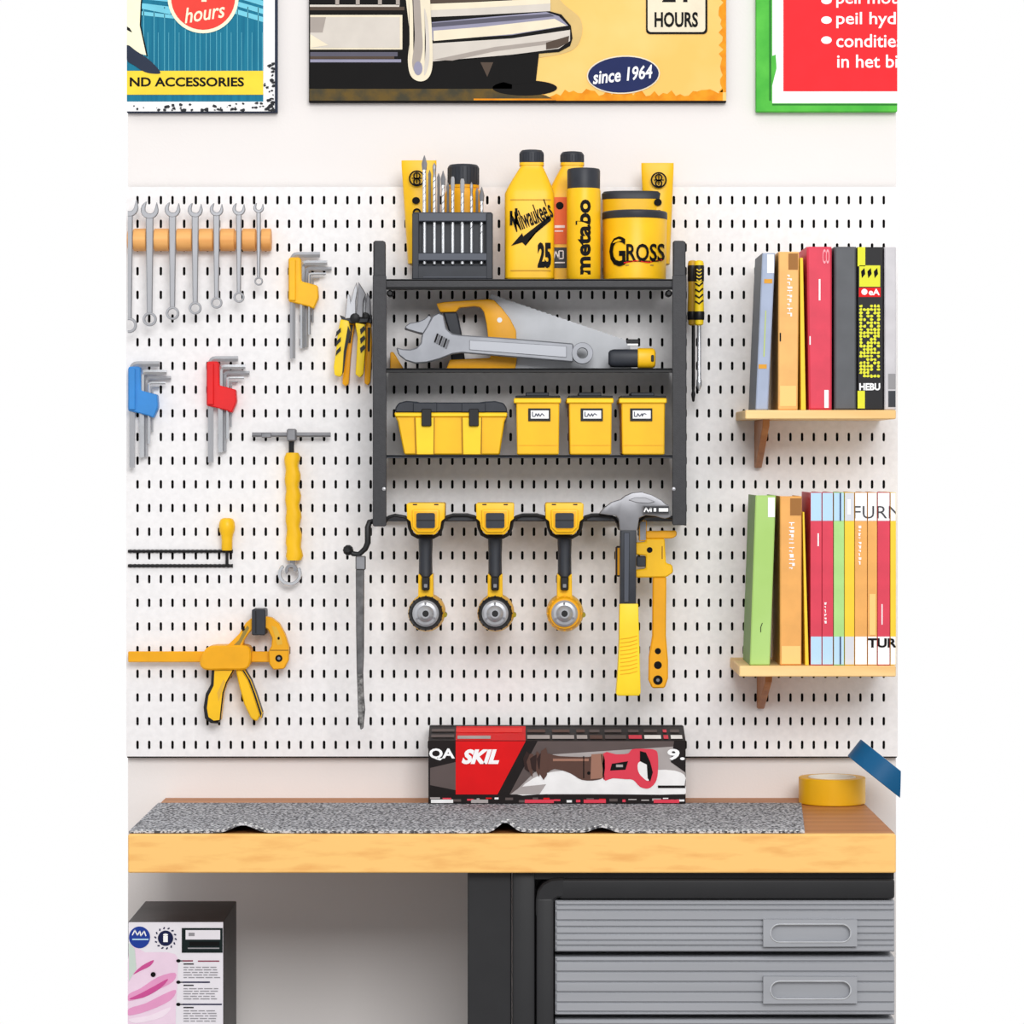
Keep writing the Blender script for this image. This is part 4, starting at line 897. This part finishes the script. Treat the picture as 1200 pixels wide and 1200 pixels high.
# ---------------------------------------------------------------- mat
felt = M('speckled_felt',(72,73,78),.95,rgb2=(200,201,206),scale=330,ramp=(.44,.58),bump=.8,bscale=500)
b = MB(); NX_, NY_ = 150, 16; xl = -XB; ya, yb_ = -.077, -.3465; V = []
rip = [(285,22,.0085),(592,15,.011),(705,17,.006),(640,60,.001)]
for j in range(NY_+1):
    t = j/NY_; y = ya+(yb_-ya)*t; xr = W(943-4*(1-t),0,-y).x
    for i in range(NX_+1):
        x = xl+(xr-xl)*i/NX_; px = PXX(x, -yb_); h = 0
        for c, w_, a in rip: h += a*math.exp(-((px-c)/w_)**2*1.6)*max(0,(t-.35)/.65)**2
        V.append((x, y, ZT+.0006+h))
n = (NX_+1)*(NY_+1); V += [(x,y,z+.0022) for x, y, z in V]
F = []
for j in range(NY_):
    for i in range(NX_):
        a = j*(NX_+1)+i; F += [(a,a+1,a+NX_+2,a+NX_+1), (n+a,n+a+NX_+1,n+a+NX_+2,n+a+1)]
for j in range(NY_):
    a = j*(NX_+1); c = a+NX_+1; F.append((a,c,c+n,a+n)); a += NX_; c += NX_; F.append((a,a+n,c+n,c))
for i in range(NX_):
    F.append((i,i+n,i+1+n,i+1)); a = NY_*(NX_+1)+i; F.append((a,a+1,a+1+n,a+n))
b.raw(V, F, felt)
mat = thing('bench_mat', 'long grey speckled felt mat with rippled front edge on the worktop', 'mat')
b.build('felt', mat)
b = MB(); sm = M('white_stitching',(226,226,222),.8)
i = 0
px = 152.0
while px < 941:
    x = W(px,0,.344).x; h = sum(a*math.exp(-((PXX(x,-yb_)-c)/w_)**2*1.6) for c, w_, a in rip)
    if x > -XB+.001:
        z = ZT+.0031+h; b.tube([(x,-.3435,z),(x+.0026,-.3435,z)], .0007, sm, 5, world=True)
    px += 6.4
k = b.build('stitching', mat); k['kind'] = 'stuff'
# ---------------------------------------------------------------- power tool box
def power_box():
    r = thing('cardboard_box', 'black and red printed carton picturing a reciprocating saw', 'box'); dF = .0765+.012; yb = pyz(ZT+.0032, dF)
    dk_ = M('carton_black',(34,28,28),.45,var=.1); g = [M('carton_grey_%s' % s_, c, .45, var=.04) for s_, c in (('dusk',(96,84,82)),('mist',(176,168,166)),('snow',(246,244,243)))]
    rd = M('carton_red',(224,22,26),.45,var=.03); pk = M('carton_rose',(222,66,84),.45); br = M('carton_brown',(92,66,58),.45); br2 = M('carton_tan',(160,116,98),.45)
    b = MB(); x0, x1 = 502, 803.5; kz = lambda y: W(0,y,dF).z; X0, X1 = W(x0,0,dF).x, W(x1,0,dF).x; zt = W(0,868,dF).z; zb = W(0,yb,dF).z; ztt = zt+.0125; yk = -.0305
    P = [(-dF,zb),(-dF,zt),(yk-.014,ztt),(yk,ztt),(yk,zb)]; n = 5
    v = [(X0,y,z) for y, z in P]+[(X1,y,z) for y, z in P]
    b.raw(v, [tuple(range(n)), tuple(range(2*n-1,n-1,-1))]+[(i,i+n,(i+1) % n+n,(i+1) % n) for i in range(n)], dk_)
    d = dF+.0003; e = .0003
    b.rect(x0+.5,868.5,534.5,931,d,dk_); b.flat([(504,900),(534,893),(534,926),(504,920)], d+e, g[0]); b.flat([(534,868.5),(616,868.5),(583,931),(534,931)], d+e, rd)
    b.flat([(630,868.5),(803,868.5),(803,931),(597,931)], d+e, g[0]); b.flat([(648,884),(803,874),(803,931),(600,931)], d+2*e, g[1]); b.flat(sarc([(606,931),(625,912),(660,903),(720,905),(780,902),(802,908),(802,920),(802,930.5),(700,930.5),(640,930.5)],3), d+3*e, g[2])
    b.flat([(598,931),(632,931),(640,919),(610,922)], d+4*e, g[1])
    b.flat([(790,868.5),(803,868.5),(803,905),(786,893)], d+4*e, dk_)
    # saw drawing
    q = d+5*e; b.flat(sarc([(640,884),(655,886),(690,887),(707,884),(708,908),(700,914),(682,914),(668,906),(650,901),(640,905)],3), q, br)
    for k in range(6): b.flat([(613+k*4,889+(k%2)*4),(617+k*4,880+(k%3)*3),(621+k*4,884),(620+k*4,905+(k%2)*6),(615+k*4,901)], q+(k%3)*.00005, br if k % 2 else M('carton_umber',(52,36,34),.45))
    b.flat([(634,880),(640,876),(642,884),(641,908),(637,914),(632,906)], q+e, br); b.rect(648,889,690,892,q+e,br2); b.flat([(693,884),(707,883),(706,912),(692,913)], q+e, br2); b.line(684,886,684,912,1.2,q+e,black_p); b.disc(690,906,2,2,q+2*e,black_p,10)
    b.flat(sarc([(707,883),(722,884),(736,883),(741,878),(756,877.5),(768,879),(771,886),(771,905),(768,917),(760,924),(750,922),(742,914),(732,913),(718,912),(707,913)],3), q, pk)
    b.flat(sarc([(748,894),(757,890),(762,893),(763,905),(760,915),(753,911),(748,904)],3), q+e, g[2]); b.flat([(750,880),(757,882),(762,893),(765,905),(762,916),(759,912),(758,896),(750,892)], q+2*e, black_p)
    b.flat([(717,895),(736,892),(733,902),(715,903)], q+e, black_p); b.rect(722,896,730,899,q+2*e,g[1]); b.line(705,884,708,913,1,q+2*e,black_p)
    b.line(771,922,803,922,3,q,dk_)
    b.text('SKIL',541,878,585,895.5,d+2*e,white_p,bold=.055,shear=.3); b.text('QA',503,877,533,891,d+2*e,white_p,bold=.035); b.text('9.',782,877.5,802.5,891,d+6*e,white_p,bold=.035)
    # bottom band
    b.rect(x0+.5,931.5,803,yb-.6,d,dk_); rr = random.Random(2); x = 504
    while x < 800:
        w_ = 3+rr.random()*9; m = rr.choice([g[1],g[2],pk,g[0],rd,g[2]]) if not 582 < x < 612 else g[0]
        y = 934+rr.random()*4; b.rect(x,y,min(x+w_,802),y+1.2+rr.random()*2,d+e,m); x += w_+2+rr.random()*6
    for xx, wd in ((505,26),(552,20),(615,34),(684,26),(766,30)): b.rect(xx,937,xx+wd,941,d+2*e,rr.choice([pk,g[2],g[1]]) if xx > 540 else g[2])
    # sloping top panel prints
    def top(px, t):                                     # t 0 front .. 1 back
        y = -dF+(yk-.014+dF)*t; z = zt+(ztt-zt)*t; x = W(px,0,dF).x; nrm = Vector((0,-(ztt-zt),(yk-.014+dF))).normalized(); return Vector((x,y-.0003,z+.0003))
    def tq(xa, xb, t0, t1, m, o=0):
        v = [top(xa,t0),top(xb,t0),top(xb,t1),top(xa,t1)]; v = [p+Vector((0,-o,o)) for p in v]; b.raw(v,[(0,1,2,3)],m,False,0,smooth=False)
    tq(534,616,.0,1,rd); tq(534,612,.55,.85,M('carton_scarlet',(240,50,44),.45),.0003); tq(536,575,.1,.32,g[1],.0003); x = 618
    while x < 798:
        w_ = 5+rr.random()*22; w_ = min(w_,800-x); tq(x,x+w_,.1,.36,rr.choice([g[1],pk,g[2],g[0],br]),.0003); tq(x,x+w_*.8,.55,.75,rr.choice([g[0],g[0],br,pk]),.0003); x += w_+3
    tq(505,532,.2,.4,g[0],.0003); tq(505,532,.6,.8,g[0],.0003)
    b.clipx(X1+.0002, 1); b.clipx(X0-.0002, -1); b.build('carton', r)
    b = MB(); b.text  # lid flap edge
    wbox(b, X0+.001, X1-.001, yk-.013, yk-.001, ztt, ztt+.0006, dk_, 0); b.build('lid_flap', r)
power_box()
# ---------------------------------------------------------------- tapes
r = thing('tape_roll', 'yellow tape roll lying flat on the worktop at the right', 'tape'); d = .056
def ring_mesh(b, ro, ri, h, mat, n=48):
    v = []; f = []
    for i in range(n):
        a = 2*math.pi*i/n
        for rr_, z in ((ro,0),(ro,h),(ri,h),(ri,0)): v.append(Vector((rr_*math.cos(a), rr_*math.sin(a), z)))
    for i in range(n):
        j = (i+1) % n
        for q in range(4): f.append((4*i+q,4*i+(q+1) % 4,4*j+(q+1) % 4,4*j+q))
    return v, f
c = Vector((W(975,0,d).x, -d, ZT+.0004)); R0 = 39*K(d)
b = MB(); v, f = ring_mesh(b, R0, R0*.72, .030, None); b.raw([p+c for p in v], f, M('tape_yellow',(238,180,20),.35,var=.04,scale=8), bev=.0008); b.build('tape', r)
b = MB(); v, f = ring_mesh(b, R0*.717, R0*.66, .0305, None); b.raw([p+c for p in v], f, M('tape_core',(244,238,226),.7,var=.04), bev=.0004); b.build('core', r)
r = thing('tape_roll', 'deep blue tape roll tilted on its edge at the right end', 'tape'); d = .13
bt = M('tape_blue',(4,90,138),.4,var=.06,scale=10); ax = Vector((-.62,0,-.78)).normalized(); cw = W(1037.4,905,d)
rotm = Vector((0,0,1)).rotation_difference(ax).to_matrix()
b = MB(); v, f = ring_mesh(b, .0445, .032, .024, None); b.raw([rotm @ (p-Vector((0,0,.012)))+cw for p in v], f, bt, bev=.0006); b.clipx(W(1050,0,d).x, 1); b.build('tape', r)
b = MB(); v, f = ring_mesh(b, .0318, .0295, .0242, None); b.raw([rotm @ (p-Vector((0,0,.0121)))+cw for p in v], f, M('tape_core',(244,238,226),.7,var=.04)); b.clipx(W(1050,0,d).x, 1); b.build('core', r)
# ---------------------------------------------------------------- product box below
def product_box():
    dF, dB = .25, .094; b = MB(); bk = M('package_black',(38,36,38),.4,rgb2=(62,58,60),scale=12); X0, X1 = W(150,0,dF).x, W(262,0,dF).x; zt = W(0,1080,dF).z
    wbox(b, X0, X1, -dF, -dB, .4555, zt, bk, .0008)
    wp = M('package_white',(236,232,238),.5,var=.02); pk = [M('package_pink_%s' % n, c, .5, var=.03) for n, c in (('blush',(240,214,232)),('rose',(232,158,200)),('orchid',(206,84,150)),('petal',(246,228,240)))]
    nv = M('package_navy',(26,32,70),.5); bl = M('package_blue',(34,62,150),.5); gy = M('package_text_grey',(150,148,152),.6); wn = M('package_wine',(140,60,80),.6); grn_ = M('package_mint',(200,214,204),.5)
    d = dF+.0004; e = .0003
    b.rect(150.5,1080.6,261.5,1240,d,wp); b.flat(sarc([(151,1115),(170,1116),(205,1118),(208,1140),(206,1180),(200,1230),(151,1230)],3), d+e, pk[0])
    b.flat([(151,1105),(158,1112),(160,1135),(151,1150)], d+2*e, grn_)
    b.flat(sarc([(151,1165),(165,1158),(185,1145),(205,1140),(203,1150),(185,1160),(168,1168),(151,1173)],3), d+2*e, pk[1]); b.flat(sarc([(151,1171),(165,1164),(180,1156),(197,1147),(188,1158),(168,1169)],3), d+3*e, pk[2])
    b.flat(sarc([(151,1182),(170,1176),(190,1166),(206,1160),(200,1172),(175,1184),(151,1190)],3), d+2*e, pk[1]); b.flat(sarc([(151,1194),(175,1190),(200,1180),(190,1192),(160,1199)],3), d+2*e, pk[3])
    b.flat(sarc([(156,1142),(166,1132),(180,1125),(176,1132),(164,1138)],3), d+2*e, pk[2]); b.disc(179.5,1142,3,3,d+4*e,black_p,14)
    b.disc(163.5,1098.5,12.4,12.8,d+2*e,bl,30); b.poly([(155,1096),(158,1090),(161,1096),(164,1091),(165,1097),(169,1091),(171,1097)],1.3,d+3*e,white_p); b.rect(155,1100,174,1101.6,d+3*e,pale)
    b.disc(194,1099.5,9,9,d+2*e,nv,24); b.text('i',191,1094,197,1104,d+3*e,white_p,bold=.04)
    for k in range(14):
        a = 2*math.pi*k/14; b.line(194+11*math.cos(a),1099.5+11*math.sin(a),194+13*math.cos(a+.15),1099.5+13*math.sin(a+.15),1.6,d+2*e,nv)
    b.rect(213,1087.5,261,1116.5,d+2*e,M('package_dark_green',(22,34,34),.5)); b.rect(217.5,1090,258,1101,d+3*e,wp); b.rect(222,1103.5,257,1108.5,d+3*e,black_p); b.rect(220,1110.5,257,1112,d+3*e,gy); b.rect(221,1093,228,1097,d+4*e,gy)
    for y in (1126,1151,1177):
        b.disc(209,y,2.6,2,d+2*e,black_p,10); b.line(209,y,214,y,1.2,d+3*e,black_p)
        b.rect(214,y-.8,246 if y != 1126 else 226,y+.8,d+2*e,nv if y != 1126 else wn)
        if y == 1126: b.rect(232,y-.4,257,y+1,d+2*e,wn)
        if y == 1177: b.rect(246,y-.8,260,y+.8,d+2*e,nv)
        b.rect(215,y+3,227,y+4.4,d+2*e,black_p)
        rr = random.Random(int(y))
        for k in range(5):
            yy = y+7+k*3
            if yy-y > 20: break
            x = 215
            while x < 252:
                w_ = 4+7*rr.random(); b.rect(x,yy,min(x+w_,258),yy+1.1,d+2*e,gy); x += w_+1.5
    b.clipx(X0-.0002, -1)
    tag(b.build('product_box'), 'black carton with pink swirl front and blue round badges', 'box')
product_box()
# ================================================================ set every thing's origin at its base
bpy.context.view_layer.update()
def coll(o):
    out = []
    for c_ in kids(o): out.append(c_); out += coll(c_)
    return out
for o in ROOTS:
    ms = ([o] if o.type == 'MESH' else []) + [c_ for c_ in coll(o) if c_.type == 'MESH']
    vs = [v.co for m_ in ms for v in m_.data.vertices]
    lo = Vector((min(v.x for v in vs), min(v.y for v in vs), min(v.z for v in vs))); hi = Vector((max(v.x for v in vs), max(v.y for v in vs), max(v.z for v in vs)))
    loc = Vector(((lo.x+hi.x)/2, (lo.y+hi.y)/2, lo.z)); o.location = loc
    T = Matrix.Translation(-loc)
    for m_ in ms: m_.data.transform(T)
# ================================================================ LIGHT
w = bpy.data.worlds.new('studio'); bpy.context.scene.world = w; w.use_nodes = True; nt = w.node_tree
bg = nt.nodes['Background']; tc = nt.nodes.new('ShaderNodeTexCoord'); sp = nt.nodes.new('ShaderNodeSeparateXYZ'); nt.links.new(tc.outputs['Generated'], sp.inputs[0])
mr = nt.nodes.new('ShaderNodeMapRange'); mr.inputs['From Min'].default_value = -.35; mr.inputs['From Max'].default_value = .5; nt.links.new(sp.outputs['Y'], mr.inputs['Value'])
cr_ = nt.nodes.new('ShaderNodeValToRGB'); cr_.color_ramp.elements[0].color = (.66,.66,.67,1); cr_.color_ramp.elements[1].color = (1,1,1,1); nt.links.new(mr.outputs[0], cr_.inputs[0]); nt.links.new(cr_.outputs[0], bg.inputs['Color'])
bg.inputs['Strength'].default_value = 1.0
def area(name, loc, target, sx, sy, power, col=(1,1,1)):
    l = bpy.data.lights.new(name, 'AREA'); l.shape = 'RECTANGLE'; l.size = sx; l.size_y = sy; l.energy = power; l.color = col
    o = bpy.data.objects.new(name, l); C.objects.link(o); o.location = loc; o.rotation_euler = (Vector(target)-Vector(loc)).to_track_quat('-Z','Y').to_euler(); return o
area('front_softbox', (.5,-4.3,2.85), (0,0,1.1), 2.2, 1.4, 118, (1,1,1))  # added unseen key lamp behind the camera, brightens the wall from the front
area('top_fill', (-.2,-1.3,3.0), (0,0,1.3), 1.0, .6, 3, (1,1,1))  # added weak unseen lamp, only for highlights on upper faces
cam = bpy.data.cameras.new('camera'); co = bpy.data.objects.new('camera', cam); C.objects.link(co)
co.location = (0,-D,ZE); co.rotation_euler = (math.radians(90),0,0); cam.sensor_width = 36; cam.lens = 36*D/1.2; cam.shift_y = -(600-EYE_PY)/1200.0
bpy.context.scene.camera = co
vs = bpy.context.scene.view_settings; vs.view_transform = 'Standard'; vs.look = 'None'; vs.gamma = 1; vs.use_curve_mapping = False; vs.exposure = 0.0
